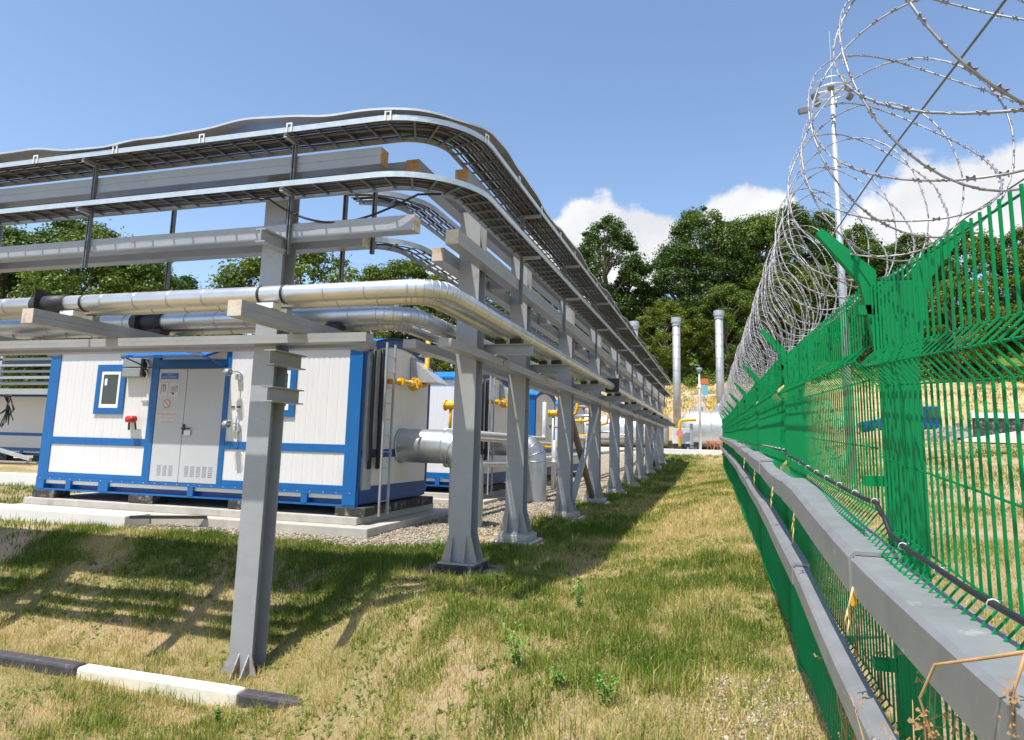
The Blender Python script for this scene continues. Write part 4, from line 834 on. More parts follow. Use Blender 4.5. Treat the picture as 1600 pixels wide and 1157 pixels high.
# black cable tied to the fence fold
cp = [(-.9, -.37), (.3, -.325), (1.66, -.29), (2.2, -.275), (2.42, -.255), (2.52, -.20), (2.6, -.165), (3, -.155), (5.3, -.045), (5.6, -.0), (8.5, .05), (11.5, .10), (14.5, .13), (20, .2)]
cable = MB(); pts = []
for i in range(len(cp) - 1):
    for u in np.linspace(0, 1, 8, endpoint=False): y = cp[i][0] + (cp[i + 1][0] - cp[i][0]) * u; z = cp[i][1] + (cp[i + 1][1] - cp[i][1]) * (u * u * (3 - 2 * u)); pts.append((FX(y) - .098 + .004 * math.sin(y * 6), y, z + .004 * math.sin(y * 4)))
fc = thing('fence_cable', 'black cable tied along the fold of the fence mesh above the upper rail', 'cable', pts[20]); MB().tube(pts, .0076, 10).build('cable', 'cable', fc, smooth=True)
for y in np.arange(.3, 8, .33):
    z = float(np.interp(y, [c[0] for c in cp], [c[1] for c in cp])); x = FX(y) - .098
    MB().tube([(x + .0105 * math.cos(a_), y + .002 * k, z + .0105 * math.sin(a_)) for k, a_ in enumerate(np.linspace(0, 6.28, 9))] + [(x + .012, y - .012, z + .012)], .0016, 4).build('wire_tie', 'galv_bright', fc)
# ------------------------------------------------------------------ floodlight mast beyond the fence
ms = thing('floodlight_mast', 'tall white tapering mast with a ring of floodlights behind the razor wire', 'mast', (3.62, 22, G(3.62, 22)))
MB().tube([(3.64, 22, G(3.62, 22) - .2), (3.6, 22, 11.2)], [.14, .07], 16).build('mast_pole', 'galv_dull', ms, smooth=True)
q = MB(); ring = [(3.6 + .52 * math.cos(a_), 22 + .52 * math.sin(a_), 11.15) for a_ in np.linspace(0, 6.283, 33)]; q.tube(ring, .03, 6); q.tube([(p[0], p[1], p[2] + .25) for p in ring], .02, 6)
for k in range(8): a_ = k * math.pi / 4; q.tube([(3.6, 22, 11.2), (3.6 + .52 * math.cos(a_), 22 + .52 * math.sin(a_), 11.15)], .02, 6)
q.tube([(3.6, 22, 11.2), (3.6, 22, 13.2)], .012, 6); q.build('light_ring', 'galv_bright', ms)
for k in range(6):
    a_ = k * math.pi / 3 + .3; c = Vector((3.6 + .55 * math.cos(a_), 22 + .55 * math.sin(a_), 11.0)); dd = Vector((math.cos(a_), math.sin(a_), -.6)).normalized()
    MB().bar(c - dd * .08, c + dd * .09, .18, .14).build('floodlight', 'rung', ms)
q = MB().tube([(3.6, 22, 11.0), (2.95, 21.7, 10.6), (2.7, 21.6, 10.55)], .02, 6); q.build('camera_arm', 'galv', ms); MB().bar((2.85, 21.55, 10.42), (2.55, 21.5, 10.36), .16, .16).build('camera_head', 'rung', ms)
# ------------------------------------------------------------------ far equipment
chl = ['left', 'middle', 'right']
for k, (x, zt) in enumerate(((-6.06, 9.42), (-2.93, 9.63), (.15, 10.07))):
    t = thing('exhaust_stack', 'tall silver exhaust stack', 'chimney', (x, 52, G(x, 52)), 'silver exhaust stacks behind the tanks'); t['label'] = 'tall silver exhaust stack with a flat cap, %s of the three' % ('leftmost', 'middle one', 'rightmost')[k]
    MB().tube([(x, 52, G(x, 52) - .3), (x, 52, zt - .55)], .285, 20).build('stack_pipe', 'tanksteel', t, smooth=True); MB().tube([(x, 52, zt - .36), (x, 52, zt)], .38, 20).build('stack_cap', 'galv_dull', t); MB().tube([(x, 52, zt - .62), (x, 52, zt - .36)], .32, 20).build('stack_neck', 'galv_dull', t)
    q = MB()
    for z in np.arange(2, zt - 1, .9): q.tube([(x, 52, z), (x, 52, z + .03)], .292, 20)
    q.build('seam_bands', 'galv', t)
def tank(label, x0, x1, y, zc, r, man):
    t = thing('storage_tank', label, 'tank', ((x0 + x1) / 2, y, zc - r))
    P = [(x0, y, zc), (x0 + .08, y, zc), (x0 + .3, y, zc), (x0 + .6, y, zc), (x1 - .6, y, zc), (x1, y, zc)]; MB().tube(P, [.25 * r, .62 * r, .9 * r, r, r, r], 32).build('shell', 'tanksteel', t, smooth=True)
    q = MB(); 
    for x in np.arange(x0 + .6, x1, 1.4): q.tube([(x, y, zc), (x + .05, y, zc)], r + .012, 32)
    q.build('seam_bands', 'galv', t, smooth=True)
    MB().box(x0 + .9, y - r * .7, zc - r - .25, x0 + 1.2, y + r * .7, zc - r * .6).box(x1 - 1.4, y - r * .7, zc - r - .25, x1 - 1.1, y + r * .7, zc - r * .6).build('saddle', 'black', t)
    if man: MB().tube([(x0 + 1.2, y, zc + r - .1), (x0 + 1.2, y, zc + r + .26)], [.3, .3], 16).tube([(x0 + 2.6, y, zc + r - .1), (x0 + 2.6, y, zc + r + .3)], .42, 16).tube([(x0 + 2.5, y, zc + r + .3), (x0 + 2.7, y, zc + r + .42)], .2, 10).build('manhole', 'galv_dull', t)
tank('large silver horizontal tank whose right end goes behind the fence', -2.5, 4.2, 48, 1.22, 1.22, True)
tank('silver horizontal tank mostly hidden behind the far end of the rack', -12, -3.35, 48.5, 1.05, 1.12, True)
tag(MB().box(-9, 44, -1.4, 2.6, 47, -.12).build('concrete_apron', 'concrete_white', bevel=.02), kind='structure')
cb_ = thing('equipment_cabinet', 'light grey cabinet standing before the big tank', 'cabinet', (-2.3, 45.4, -.12))
MB().box(-2.86, 45.2, .22, -1.72, 45.9, 1.2).build('cabinet_body', 'door', cb_, bevel=.02); MB().box(-2.8, 45.3, -.12, -1.8, 45.8, .22).build('stand', 'black', cb_); MB().box(-2.32, 45.188, .3, -2.3, 45.198, 1.12).build('door_gap', 'black', cb_)
g_ = thing('gas_pipe', 'yellow bent gas pipe with a pink handwheel before the cabinet', 'pipe', (-2.38, 44.8, -.1)); MB().tube([(-2.38, 44.8, .05), (-2.38, 44.8, 1.45), (-2.33, 44.8, 1.62), (-2.2, 44.8, 1.7), (-1.35, 44.8, 1.72)], .1, 12).build('pipe', 'yellow', g_, smooth=True)
MB().tube([(-2.38, 44.6, .85), (-2.38, 44.68, .85)], .22, 14).build('handwheel', 'signpink', g_); MB().box(-2.5, 44.7, -.12, -2.26, 44.9, .05).build('pipe_foot', 'black', g_)
tag(MB().tube([(-1.66, 45, -.2), (-1.66, 45, 1.5)], [.13, .09], 10).tube([(-1.66, 45, -.12), (-1.66, 45, .0)], .3, 10).build('support_post', 'steel'), 'short grey post right of the cabinet', 'post')
lp = thing('lamp_post', 'thin grey lamp post on the white slab in front of the tanks', 'lamp post', (-1.13, 44.6, -.12)); MB().tube([(-1.13, 44.6, -.2), (-1.13, 44.6, 2.2), (-1.12, 44.6, 4.8)], [.09, .085, .05], 10).build('pole', 'insul', lp, smooth=True); MB().tube([(-1.12, 44.6, 4.75), (-1.12, 44.6, 4.85), (-1.12, 44.6, 5.0)], [.06, .17, .16], 12).build('lamp_head', 'grey_box', lp, smooth=True); MB().tube([(-1.12, 44.6, 5.0), (-1.12, 44.6, 5.12), (-1.3, 44.6, 5.2), (-1.42, 44.6, 5.15)], .02, 6).build('bracket', 'grey_box', lp); MB().box(-1.22, 44.5, 3.75, -1.02, 44.7, 3.95).build('junction_box', 'frame_white', lp)
sg = thing('site_sign', 'orange and blue sign on a thin post on the hillside', 'sign', (-1.0, 56, G(-1, 56))); MB().box(-1.04, 56, G(-1, 56) - .2, -.98, 56.05, 5.1).build('post', 'galv', sg); MB().box(-1.42, 55.97, 5.0, -.72, 55.995, 5.42).build('orange_board', 'orange', sg); MB().box(-1.2, 55.97, 4.1, -.78, 55.995, 4.85).build('blue_board', mat('pale_blue_board', (.15, .42, .62), .5), sg)
for k, (x, y) in enumerate(((-4.6, 53), (-.4, 55), (-3.9, 53.4))):
    tag(MB().tube([(x, y, G(x, y) - .1), (x, y, G(x, y) + 1.9)], .07, 8).build('marker_post', 'yellow'), 'thin yellow marker post behind the tanks, %s' % ('leftmost', 'right of the lamp post', 'nearest to the middle stack')[k], 'post')
ot = thing('orange_trestle', 'small rust orange trestle beside the lamp post', 'trestle', (-.4, 45.5, -.12))
q = MB()
for x in (-.75, -.35, .05): q.bar((x, 45.4, -.15), (x + .12, 45.5, .38), .05, .05); q.bar((x + .3, 45.7, -.15), (x + .12, 45.5, .38), .05, .05)
q.build('legs', 'orange', ot); MB().bar((-.75, 45.5, .4), (.25, 45.5, .4), .22, .1).build('top_bar', 'orange', ot)
for k, x0 in enumerate((-4.2, .25)):
    tag(MB().tube([(x0, 44.9, -.2), (x0, 44.9, .22), (x0 + .6, 44.9, .22), (x0 + .6, 44.9, -.2)], .035, 8).build('white_hoop', 'frame_white'), 'low white pipe hoop %s of the tank slab' % ('at the left end', 'near the fence end')[k], 'hoop')
wb = thing('wheel_barrow', 'small black wheeled trolley by the cabinet', 'trolley', (-1.95, 44.6, -.12)); MB().tube([(-2.05, 44.5, .02), (-1.99, 44.5, .02)], .16, 14).build('wheel', 'tyre', wb); MB().bar((-2.02, 44.55, .08), (-1.2, 44.7, .12), .25, .08).build('tray', 'black', wb)
# van, barrier blocks, rubble behind the fence
vn_ = thing('parked_van', 'dark blue van parked beyond the fence on the grass', 'van', (11.6, 50, G(11.6, 50))); vz = 1.05
def vbox(name, m, *b, bevel=.05): return MB().box(*b).build(name, m, vn_, bevel=bevel)
body = MB().prism([(9.0, 50, vz + .3), (13.7, 50, vz + .3), (13.7, 50, vz + 1.05), (13.62, 50, vz + 1.95), (11.1, 50, vz + 1.98), (10.4, 50, vz + 1.15), (9.2, 50, vz + .95), (9.0, 50, vz + .8)], (0, 1.8, 0)).build('body', 'van', vn_, bevel=.06)
for a_, b_ in ((11.2, 11.9), (12.0, 12.7), (12.8, 13.45)): MB().box(a_, 49.975, vz + 1.2, b_, 49.995, vz + 1.75).build('window', 'glass', vn_)
for x in (9.9, 12.8):
    wh = MB().tube([(x, 49.93, vz + .3), (x, 50.15, vz + .3)], .34, 18).build('wheel', 'tyre', vn_); MB().tube([(x, 49.915, vz + .3), (x, 49.93, vz + .3)], .19, 14).build('rim', 'galv', wh)
bk = thing('concrete_barrier', 'white concrete barrier with a dark upper band beyond the fence at right', 'barrier', (12, 35, G(12, 35)))
MB().prism([(10.2, 34.6, .55), (16, 34.6, .5), (16, 34.6, 1.35), (12.4, 34.6, 1.05), (10.4, 34.6, .68)], (0, .5, 0)).build('lower_slab', 'concrete_white', bk); MB().box(10.9, 35.2, .5, 16.5, 35.5, 1.62).build('dark_panel', 'bitumen', bk); MB().box(10.8, 35.15, 1.62, 16.6, 35.55, 1.86).build('coping', 'concrete_white', bk)
q = MB()
for k in range(160):
    x = rng.uniform(11.8, 15.8); y = rng.uniform(44, 47); s_ = rng.uniform(.12, .38); z = G(x, y) + rng.uniform(0, .9) * (1 - abs(x - 13.8) / 2.6)
    c = Vector((x, y, z)); pts8 = [c + Vector((a_ * s_ * rng.uniform(.6, 1.1), b_ * s_ * rng.uniform(.6, 1.1), c2 * s_ * rng.uniform(.4, .8))) for a_, b_, c2 in ((-1, -1, -1), (1, -1, -1), (1, 1, -1), (-1, 1, -1), (-1, -1, 1), (1, -1, 1), (1, 1, 1), (-1, 1, 1))]
    q.add(pts8, [(0, 3, 2, 1), (4, 5, 6, 7), (0, 1, 5, 4), (1, 2, 6, 5), (2, 3, 7, 6), (3, 0, 4, 7)])
tag(q.build('rubble_heap', 'stone'), 'heap of broken stones beside the van', 'rubble', kind='stuff')
tag(MB().bar((-14, 60.5, G(-14, 60.5) + .05), (0, 63.5, G(0, 63.5) + .05), .5, .16).build('hill_drain', 'concrete_white'), 'pale concrete drain line crossing the sandy hillside', 'drain')
# distant street lamp on the left
sl = thing('street_lamp', 'distant thin street lamp with a curved arm over the left trees', 'street lamp', (-37.9, 45, -1.5)); MB().tube([(-37.9, 45, -1.6), (-37.85, 45, 12.5), (-37.84, 45, 14.2), (-37.2, 45, 14.75), (-35.9, 45, 14.8)], [.14, .09, .06, .05, .04], 8).build('pole', 'galv', sl, smooth=True); MB().bar((-36.1, 45, 14.75), (-35.2, 45, 14.72), .3, .14).build('lamp_head', 'galv_dull', sl)
# ------------------------------------------------------------------ trees
def tree_proto(seed, h, rx, leaf=.30, nleaf=15000, light=False, low=.17, clumps=170):
    r = np.random.default_rng(seed); t = bpy.data.objects.new('broadleaf_tree', None); C.objects.link(t)
    mb = MB(); P = [(0, 0, -.6), (.06 * h * r.normal() * .3, .02 * h, h * .25), (.03 * h * r.normal(), .02 * h * r.normal(), h * .55), (.03 * h * r.normal(), 0, h * .85)]
    mb.tube(P, [.022 * h, .017 * h, .011 * h, .003 * h], 8)
    cc = []
    # crown: clumps on an uneven egg with bites taken out
    while len(cc) < clumps:
        u = r.uniform(-1, 1); a_ = r.uniform(0, 2 * np.pi); rr = r.uniform(.35, 1.0) ** .5
        zc_ = (u * .5 + .5); prof_ = np.sin(np.pi * min(1, zc_ * .82 + .16)) ** .7
        bump = 1 + .28 * np.sin(a_ * 3 + seed) * np.sin(zc_ * 7 + seed * 2)
        x, y, z = rx * prof_ * rr * bump * np.cos(a_), rx * prof_ * rr * bump * np.sin(a_), h * (low + (1 - low) * zc_)
        cc.append((x, y, z, r.uniform(.4, 1.3) * rx * .17))
    for x, y, z, s_ in cc[::5]:
        z0 = max(h * .15, z - rx * .7); mb.tube([(0, 0, z0), (x * .5, y * .5, z0 + (z - z0) * .6), (x, y, z)], [.009 * h, .005 * h, .0015 * h], 5, cap=False)
    tr = mb.build('trunk', 'bark', smooth=True); tr.parent = t
    n_ = nleaf; ci = r.integers(0, len(cc), n_); c = np.array(cc)[ci]; d = r.normal(size=(n_, 3)); d /= np.linalg.norm(d, axis=1)[:, None]
    rad_ = r.uniform(.1, 1, n_) ** .5; sc3 = r.uniform(.7, 1.5, (len(cc), 3))[ci] * np.array([1.15, 1.15, .62]); pos = c[:, :3] + d * (c[:, 3] * rad_)[:, None] * sc3; far_ = r.random(n_) < .15; pos[far_] += np.clip(r.normal(0, rx * .05, (far_.sum(), 3)), -rx * .09, rx * .09)
    nrm = d * .7 + np.array([0, 0, .7]) + r.normal(size=(n_, 3)) * .45; nrm /= np.linalg.norm(nrm, axis=1)[:, None]
    a1 = np.cross(nrm, r.normal(size=(n_, 3))); a1 /= np.linalg.norm(a1, axis=1)[:, None]; a2 = np.cross(nrm, a1); s_ = r.uniform(.5, 1.2, n_)[:, None] * leaf
    V = np.stack([pos - a1 * s_ * .5, pos - a2 * s_ * .3 + nrm * s_ * .08, pos + a1 * s_ * .5, pos + a2 * s_ * .3 + nrm * s_ * .08], 1)
    ctone = r.random(len(cc)); tone = np.clip(.55 * ctone[ci] + .45 * r.random(n_), 0, 1)
    cr_ = raw('crown', V.reshape(-1, 3), np.arange(n_ * 4).reshape(-1, 4), 'leaf2' if light else 'leaf', np.repeat(tone, 4), n=4); cr_.parent = t
    return t
protos = [tree_proto(1, 14, 4.6, .25, 36000), tree_proto(2, 15, 4.0, .24, 34000), tree_proto(3, 13, 5.2, .26, 38000), tree_proto(4, 15, 3.2, .23, 24000, True), tree_proto(5, 12, 4.8, .25, 34000, True)]
used = [False] * 5
PH = [14, 15, 13, 15, 12]
T_ = [(-57.9, 42.0, 16.8, 2, 'leftmost tree over the pipe shelf'), (-55.5, 46.0, 19.4, 0, 'tall tree behind the upper left beams'), (-46.4, 40.0, 15.6, 4, 'tree left of the broad gap in the left trees'), (-44.2, 42.0, 14.0, 2, 'round tree right of the first left group'), (-47.0, 49.0, 14.2, 0, 'low tree at the edge of the left group'), (-51.6, 60.0, 14.6, 3, 'small pale tree near the distant street lamp'),
      (-26.4, 38.0, 13.4, 4, 'bright tree right of the nearest column'), (-32.6, 60.0, 17.0, 1, 'dark tree above the pipe elbows'), (-30.6, 63.0, 18.2, 2, 'taller tree above the pipe elbows'), (-26.5, 62.0, 16.6, 3, 'pale tree left of the second column'), (-23.3, 66.0, 18.4, 0, 'tree behind the second column top'),
      (-14.6, 72.0, 20.6, 1, 'slim dark tree left of the cloud gap'), (-11.8, 74.0, 25.2, 0, 'tall tree against the cloud left of the gap'), (-9.4, 76.0, 20.2, 3, 'pale slim tree at the cloud gap'), (-6.8, 78.0, 18.0, 1, 'low tree in the cloud gap'),
      (-3.6, 77.0, 22.6, 2, 'broad tree right of the cloud gap'), (-1.6, 81.0, 28.0, 0, 'tall crowned tree over the middle stack'), (2.0, 85.0, 27.6, 1, 'dark tree right of the tall crowned one'), (5.2, 86.0, 28.0, 2, 'dark tree above the right stack'), (8.6, 89.0, 30.2, 0, 'highest tree of the ridge by the razor wire'), (12.9, 92.0, 30.4, 1, 'ridge tree seen through the razor wire'), (16.2, 88.0, 26.6, 4, 'yellow green tree behind the mast'),
      (-5.1, 71.0, 15.0, 4, 'low bushy tree behind the middle stack'), (.8, 72.5, 16.5, 2, 'low dark tree between the stacks'), (5.4, 76.0, 18.8, 0, 'shorter tree right of the right stack'), (10.2, 78.0, 19.5, 4, 'bright short tree left of the coil'), (15.5, 76.0, 20.6, 2, 'round tree right of the mast'), (19.2, 76.0, 21.8, 0, 'tree behind the near fence fork'), (23.4, 75.0, 21.6, 4, 'pale tree seen through the near mesh'), (27.4, 73.0, 21.0, 1, 'dark tree at the right edge of the mesh'), (31.6, 71.0, 20.6, 2, 'rightmost tree beyond the mesh'), (36.5, 72, 21.5, 0, 'tree outside the right edge of the mesh'),
      (-18.4, 72.0, 18.6, 2, 'tree hidden behind the long trays'), (13.2, 72.0, 16.6, 1, 'small dark tree in the shade of the ridge'), (20.8, 70.0, 15.8, 4, 'short light tree before the ridge trees'), (-70.5, 62, 16.5, 1, 'far dark tree between the left groups'), (-64, 47, 16.5, 1, 'dark tree past the left picture edge'), (-8.9, 73, 14.4, 2, 'low dark tree behind the left stack')]
for i, (x, y, zt, k, lb) in enumerate(T_):
    if not used[k]: o = protos[k]; used[k] = True
    else: o = copy_tree(protos[k])
    gz = G(x, y); s_ = (zt - gz) / PH[k]; wx = s_ if s_ < 1.15 else s_ * .86
    o.location = (x, y, gz); o.scale = (wx * random.uniform(.92, 1.08), wx * random.uniform(.92, 1.08), s_); o.rotation_euler = (0, 0, random.uniform(0, 6.28))
    tag(o, ('leafy green broadleaf, ' + lb), 'tree', 'broadleaf trees round the site')
# far woodland mass that closes the background behind the countable trees
def leafmass(name, label, xs_, ys_, hs, n_, leaf, m, seed):
    r = np.random.default_rng(seed); k = r.integers(0, len(xs_), n_); d = r.normal(size=(n_, 3)); d /= np.linalg.norm(d, axis=1)[:, None]; X = np.array(xs_)[k]; Y = np.array(ys_)[k]; Hh = np.array(hs)[k]
    px = X + d[:, 0] * Hh * .42; py = Y + d[:, 1] * Hh * .4; g_ = ground(px, py); pz = g_ + np.abs(d[:, 2]) * Hh * r.uniform(.3, 1, n_) ** .5
    nr = d * .7 + r.normal(size=(n_, 3)) * .5 + np.array([0, 0, .5]); nr /= np.linalg.norm(nr, axis=1)[:, None]; a1 = np.cross(nr, r.normal(size=(n_, 3))); a1 /= np.linalg.norm(a1, axis=1)[:, None]; a2 = np.cross(nr, a1); s_ = r.uniform(.5, 1.2, n_)[:, None] * leaf; p = np.stack([px, py, pz], -1)
    V = np.stack([p - a1 * s_ * .5, p - a2 * s_ * .35, p + a1 * s_ * .5, p + a2 * s_ * .35], 1); tone = np.clip(.5 * r.random(len(xs_))[k] + .5 * r.random(n_), 0, 1)
    return tag(raw(name, V.reshape(-1, 3), np.arange(n_ * 4).reshape(-1, 4), m, np.repeat(tone, 4), n=4), label, 'woodland', kind='stuff')
r = np.random.default_rng(3)
bx = r.uniform(-75, 60, 210); by = r.uniform(92, 112, 210); bx = np.concatenate([bx, r.uniform(-90, -30, 60)]); by = np.concatenate([by, r.uniform(60, 75, 60)])
bh = r.uniform(6, 9.5, 210) * np.where((bx[:210] > -30) & (bx[:210] < -6), .55, 1.0); bh = np.concatenate([bh, r.uniform(5, 8, 60)])
leafmass('far_woodland', 'dark continuous woodland on the ridge behind the single trees', bx, by, bh, 60000, .75, 'leaf', 5)
ux = r.uniform(-30, 40, 260); uy = 69.0 + r.uniform(-.6, 4.5, 260); uh = r.uniform(.7, 1.9, 260)
leafmass('scrub', 'bright green scrub along the top edge of the sandy hillside', ux, uy, uh, 42000, .24, 'leaf3', 6)
# ------------------------------------------------------------------ grass
def blades(n_cl, per, x0, x1, y0_, y1_, hh, wid, seed, accept, tonef, spread=.05, flat=.0):
    r = np.random.default_rng(seed); cx_ = r.uniform(x0, x1, n_cl); cy_ = r.uniform(y0_, y1_, n_cl); k = accept(cx_, cy_, r); cx_ = cx_[k]; cy_ = cy_[k]
    ch = hh * r.uniform(.5, 1.35, len(cx_)) * (.55 + .9 * fbm(cx_, cy_, 1.3, 2)); ct = tonef(cx_, cy_, r); m_ = per
    x = np.repeat(cx_, m_) + r.normal(0, spread, len(cx_) * m_); y = np.repeat(cy_, m_) + r.normal(0, spread, len(cx_) * m_); n_ = len(x)
    h = np.repeat(ch, m_) * r.uniform(.5, 1.2, n_); a_ = r.uniform(0, 6.283, n_); lean = np.abs(r.normal(.35, .35, n_)) + flat; z = ground(x, y) - .01
    w_ = wid * r.uniform(.6, 1.3, n_); dx, dy = np.cos(a_), np.sin(a_); b = r.uniform(0, 6.283, n_); ex, ey = np.cos(b) * w_, np.sin(b) * w_
    up = np.cos(np.clip(lean, 0, 1.45)); out = np.sin(np.clip(lean, 0, 1.45))
    p0 = np.stack([x - ex, y - ey, z], -1); p1 = np.stack([x + ex, y + ey, z], -1)
    mx_ = x + dx * h * out * .4; my_ = y + dy * h * out * .4; mz_ = z + h * .62 * (up * .6 + .4)
    p2 = np.stack([mx_ - ex * .7, my_ - ey * .7, mz_], -1); p3 = np.stack([mx_ + ex * .7, my_ + ey * .7, mz_], -1); p4 = np.stack([x + dx * h * out, y + dy * h * out, z + h * up * .95], -1)
    V = np.stack([p0, p1, p2, p3, p4], 1).reshape(-1, 3); i = (np.arange(n_) * 5)[:, None]
    T = np.concatenate([i + np.array([[0, 1, 3]]), i + np.array([[0, 3, 2]]), i + np.array([[2, 3, 4]])], 1).reshape(-1, 3)
    tone = np.clip(np.repeat(ct, m_) + r.normal(0, .12, n_), 0, 1); return V, T, np.repeat(tone, 5)
def greenness(x, y):   # 0 bare and dry, 1 lush
    g_ = .5 + (fbm(x, y, .7, 21) - .5) * 1.5 + .55 * (vnoise(x, y, 2.6, 4) - .5) + .3 * (vnoise(x, y, 6.1, 14) - .5) - .07
    g_ = g_ + .30 * np.exp(-((x + 2.6 - .25 * np.clip(9 - y, 0, 6)) / 1.3) ** 2) + .50 * sstep(7.0, 7.9, y) * (x < -3.0) - .16 * sstep(7.2, 6.3, y) * (x < -4.5) + .05 * sstep(12, 30, y)
    return g_
def ok_ground(x, y): return ~((np.abs(x - CX) < .52) & (np.min(np.abs(np.asarray(y)[..., None] - np.array(colY)), -1) < .5)) & (gravel_in(x, y) < .1) & ~((x < -9.5) & (y > 9.42) & (y < 10)) & ~((x < XB + .5) & (y > 9.9) & (x > XA - .3)) & ~((y > 5.96) & (y < 6.16) & (x < -4.3)) & (y < 43.8)
def acc(dens):
    def f(x, y, r):
        g_ = greenness(x, y); return ok_ground(x, y) & (r.random(len(x)) < np.clip((g_ - .36) * 2.6, .22, 1) * dens)
    return f
def tone(x, y, r): g_ = greenness(x, y); return np.clip(.98 - g_ * .92 + r.normal(0, .2, len(x)), 0, 1)
parts = [blades(42000, 12, -10.5, .75, 3.2, 12.5, .115, .0032, 1, acc(1), tone, .045), blades(9000, 10, -4.2, .75, 12.5, 24, .13, .006, 2, acc(1), tone, .06), blades(7000, 9, -4.6, .75, 24, 44, .15, .011, 3, acc(1), tone, .09),
         blades(5000, 10, -26, -9, 6.0, 15, .13, .006, 4, acc(1), tone, .07)]
off = 0; Vs = []; Ts = []; Ns = []
for v_, t_, n_ in parts: Vs.append(v_); Ts.append(t_ + off); Ns.append(n_); off += len(v_)
tag(raw('grass', np.concatenate(Vs), np.concatenate(Ts), 'grass', np.concatenate(Ns)), 'patchy green and yellowing grass between rack and fence', 'grass', kind='stuff')
straw = lambda x, y, r: np.clip(.80 + r.normal(0, .13, len(x)), 0, 1)
v1 = blades(34000, 8, -10.5, .7, 3.2, 13, .10, .0022, 11, lambda x, y, r: ok_ground(x, y) , straw, .06, flat=.9); v2 = blades(11000, 8, -4, .7, 13, 40, .14, .007, 12, lambda x, y, r: ok_ground(x, y), straw, .09, flat=.8)
tag(raw('dry_straw', np.concatenate([v1[0], v2[0]]), np.concatenate([v1[1], v2[1] + len(v1[0])]), 'grass', np.concatenate([v1[2], v2[2]])), 'dry straw lying flat over bare sandy soil', 'straw', kind='stuff')
accR = lambda x, y, r: r.random(len(x)) < np.clip(.4 + (fbm(x, y, .7, 8) - .4) * 2, .15, 1)
v1 = blades(14000, 9, .75, 9, 1.2, 16, .09, .005, 21, accR, lambda x, y, r: np.clip(.55 + (fbm(x, y, .8, 40) - .5) * 1.2 + r.normal(0, .15, len(x)), 0, 1), .05); v2 = blades(9000, 8, .8, 26, 16, 46, .16, .013, 22, accR, lambda x, y, r: np.clip(.5 + (fbm(x, y, .4, 40) - .5) * 1.2 + r.normal(0, .15, len(x)), 0, 1), .1)
tag(raw('meadow_grass', np.concatenate([v1[0], v2[0]]), np.concatenate([v1[1], v2[1] + len(v1[0])]), 'grass', np.concatenate([v1[2], v2[2]])), 'short grass sloping up beyond the fence', 'grass', kind='stuff')
hs_ = blades(8000, 8, -22, 34, 49, 71, .25, .026, 31, lambda x, y, r: r.random(len(x)) < np.clip((fbm(x, y, .25, 60) - .42) * 4, .03, 1), lambda x, y, r: np.clip(.55 + r.normal(0, .22, len(x)), 0, 1), .25)
tag(raw('hillside_tufts', hs_[0], hs_[1], 'grass', hs_[2]), 'scattered tufts over the sandy hillside', 'grass', kind='stuff')
def rosettes(n_, x0, x1, ya, yb, seed):
    r = np.random.default_rng(seed); x = r.uniform(x0, x1, n_); y = r.uniform(ya, yb, n_); k = ok_ground(x, y) & (fbm(x, y, 1.1, 70) > .47); x, y = x[k], y[k]; n_ = len(x); nl = 7
    X = np.repeat(x, nl); Y = np.repeat(y, nl); a_ = r.uniform(0, 6.283, n_ * nl); L_ = r.uniform(.015, .045, n_ * nl); Z = ground(X, Y) + .004; c_, s_ = np.cos(a_), np.sin(a_); up = r.uniform(.2, 1.0, n_ * nl) * L_
    p0 = np.stack([X, Y, Z], -1); p1 = np.stack([X + c_ * L_ * .5 - s_ * L_ * .3, Y + s_ * L_ * .5 + c_ * L_ * .3, Z + up * .7], -1); p2 = np.stack([X + c_ * L_, Y + s_ * L_, Z + up], -1); p3 = np.stack([X + c_ * L_ * .5 + s_ * L_ * .3, Y + s_ * L_ * .5 - c_ * L_ * .3, Z + up * .7], -1)
    V = np.stack([p0, p1, p2, p3], 1).reshape(-1, 3); return V, np.arange(len(V)).reshape(-1, 4), np.repeat(np.repeat(r.uniform(.1, .8, n_), nl), 4)
rv = rosettes(9000, -9, .6, 3.3, 11, 77)
tag(raw('clover', rv[0], rv[1], 'leaf3', rv[2], n=4), 'small leafy ground cover between the grass tufts', 'ground cover', kind='stuff')
v_, t_, tn_ = stones(500, -6, .5, 3.2, 9, .012)
tag(raw('small_stones', v_, t_, 'pebble', tn_), kind='stuff', label='small stones dotted over the bare soil', cat='gravel')
# individual leafy weeds
def weed(x, y, h, n, seed, m='weed', lw=.02):
    r = np.random.default_rng(seed); q = MB(); z = G(x, y); t = thing('leafy_weed', '', 'weed', (x, y, z), 'leafy weeds in the turf'); st = MB()
    for k in range(n):
        a_ = r.uniform(0, 6.28); ln_ = h * r.uniform(.6, 1); dx, dy = math.cos(a_) * ln_ * .35, math.sin(a_) * ln_ * .35
        st.tube([(x, y, z - .01), (x + dx * .4, y + dy * .4, z + ln_ * .55), (x + dx, y + dy, z + ln_)], [.003, .0025, .0012], 5)
        for j in range(9):
            u = .15 + .85 * j / 9; px, py, pz = x + dx * u, y + dy * u, z + ln_ * u; b = r.uniform(0, 6.28); L_ = h * .24 * r.uniform(.6, 1.2); ux_, uy_ = math.cos(b), math.sin(b)
            q.add([(px, py, pz), (px + ux_ * L_ * .5 - uy_ * lw, py + uy_ * L_ * .5 + ux_ * lw, pz + L_ * .35), (px + ux_ * L_, py + uy_ * L_, pz + L_ * .2), (px + ux_ * L_ * .5 + uy_ * lw, py + uy_ * L_ * .5 - ux_ * lw, pz + L_ * .35)], [(0, 1, 2, 3)])
    st.build('stem', m, t); q.build('leaves', m, t); return t
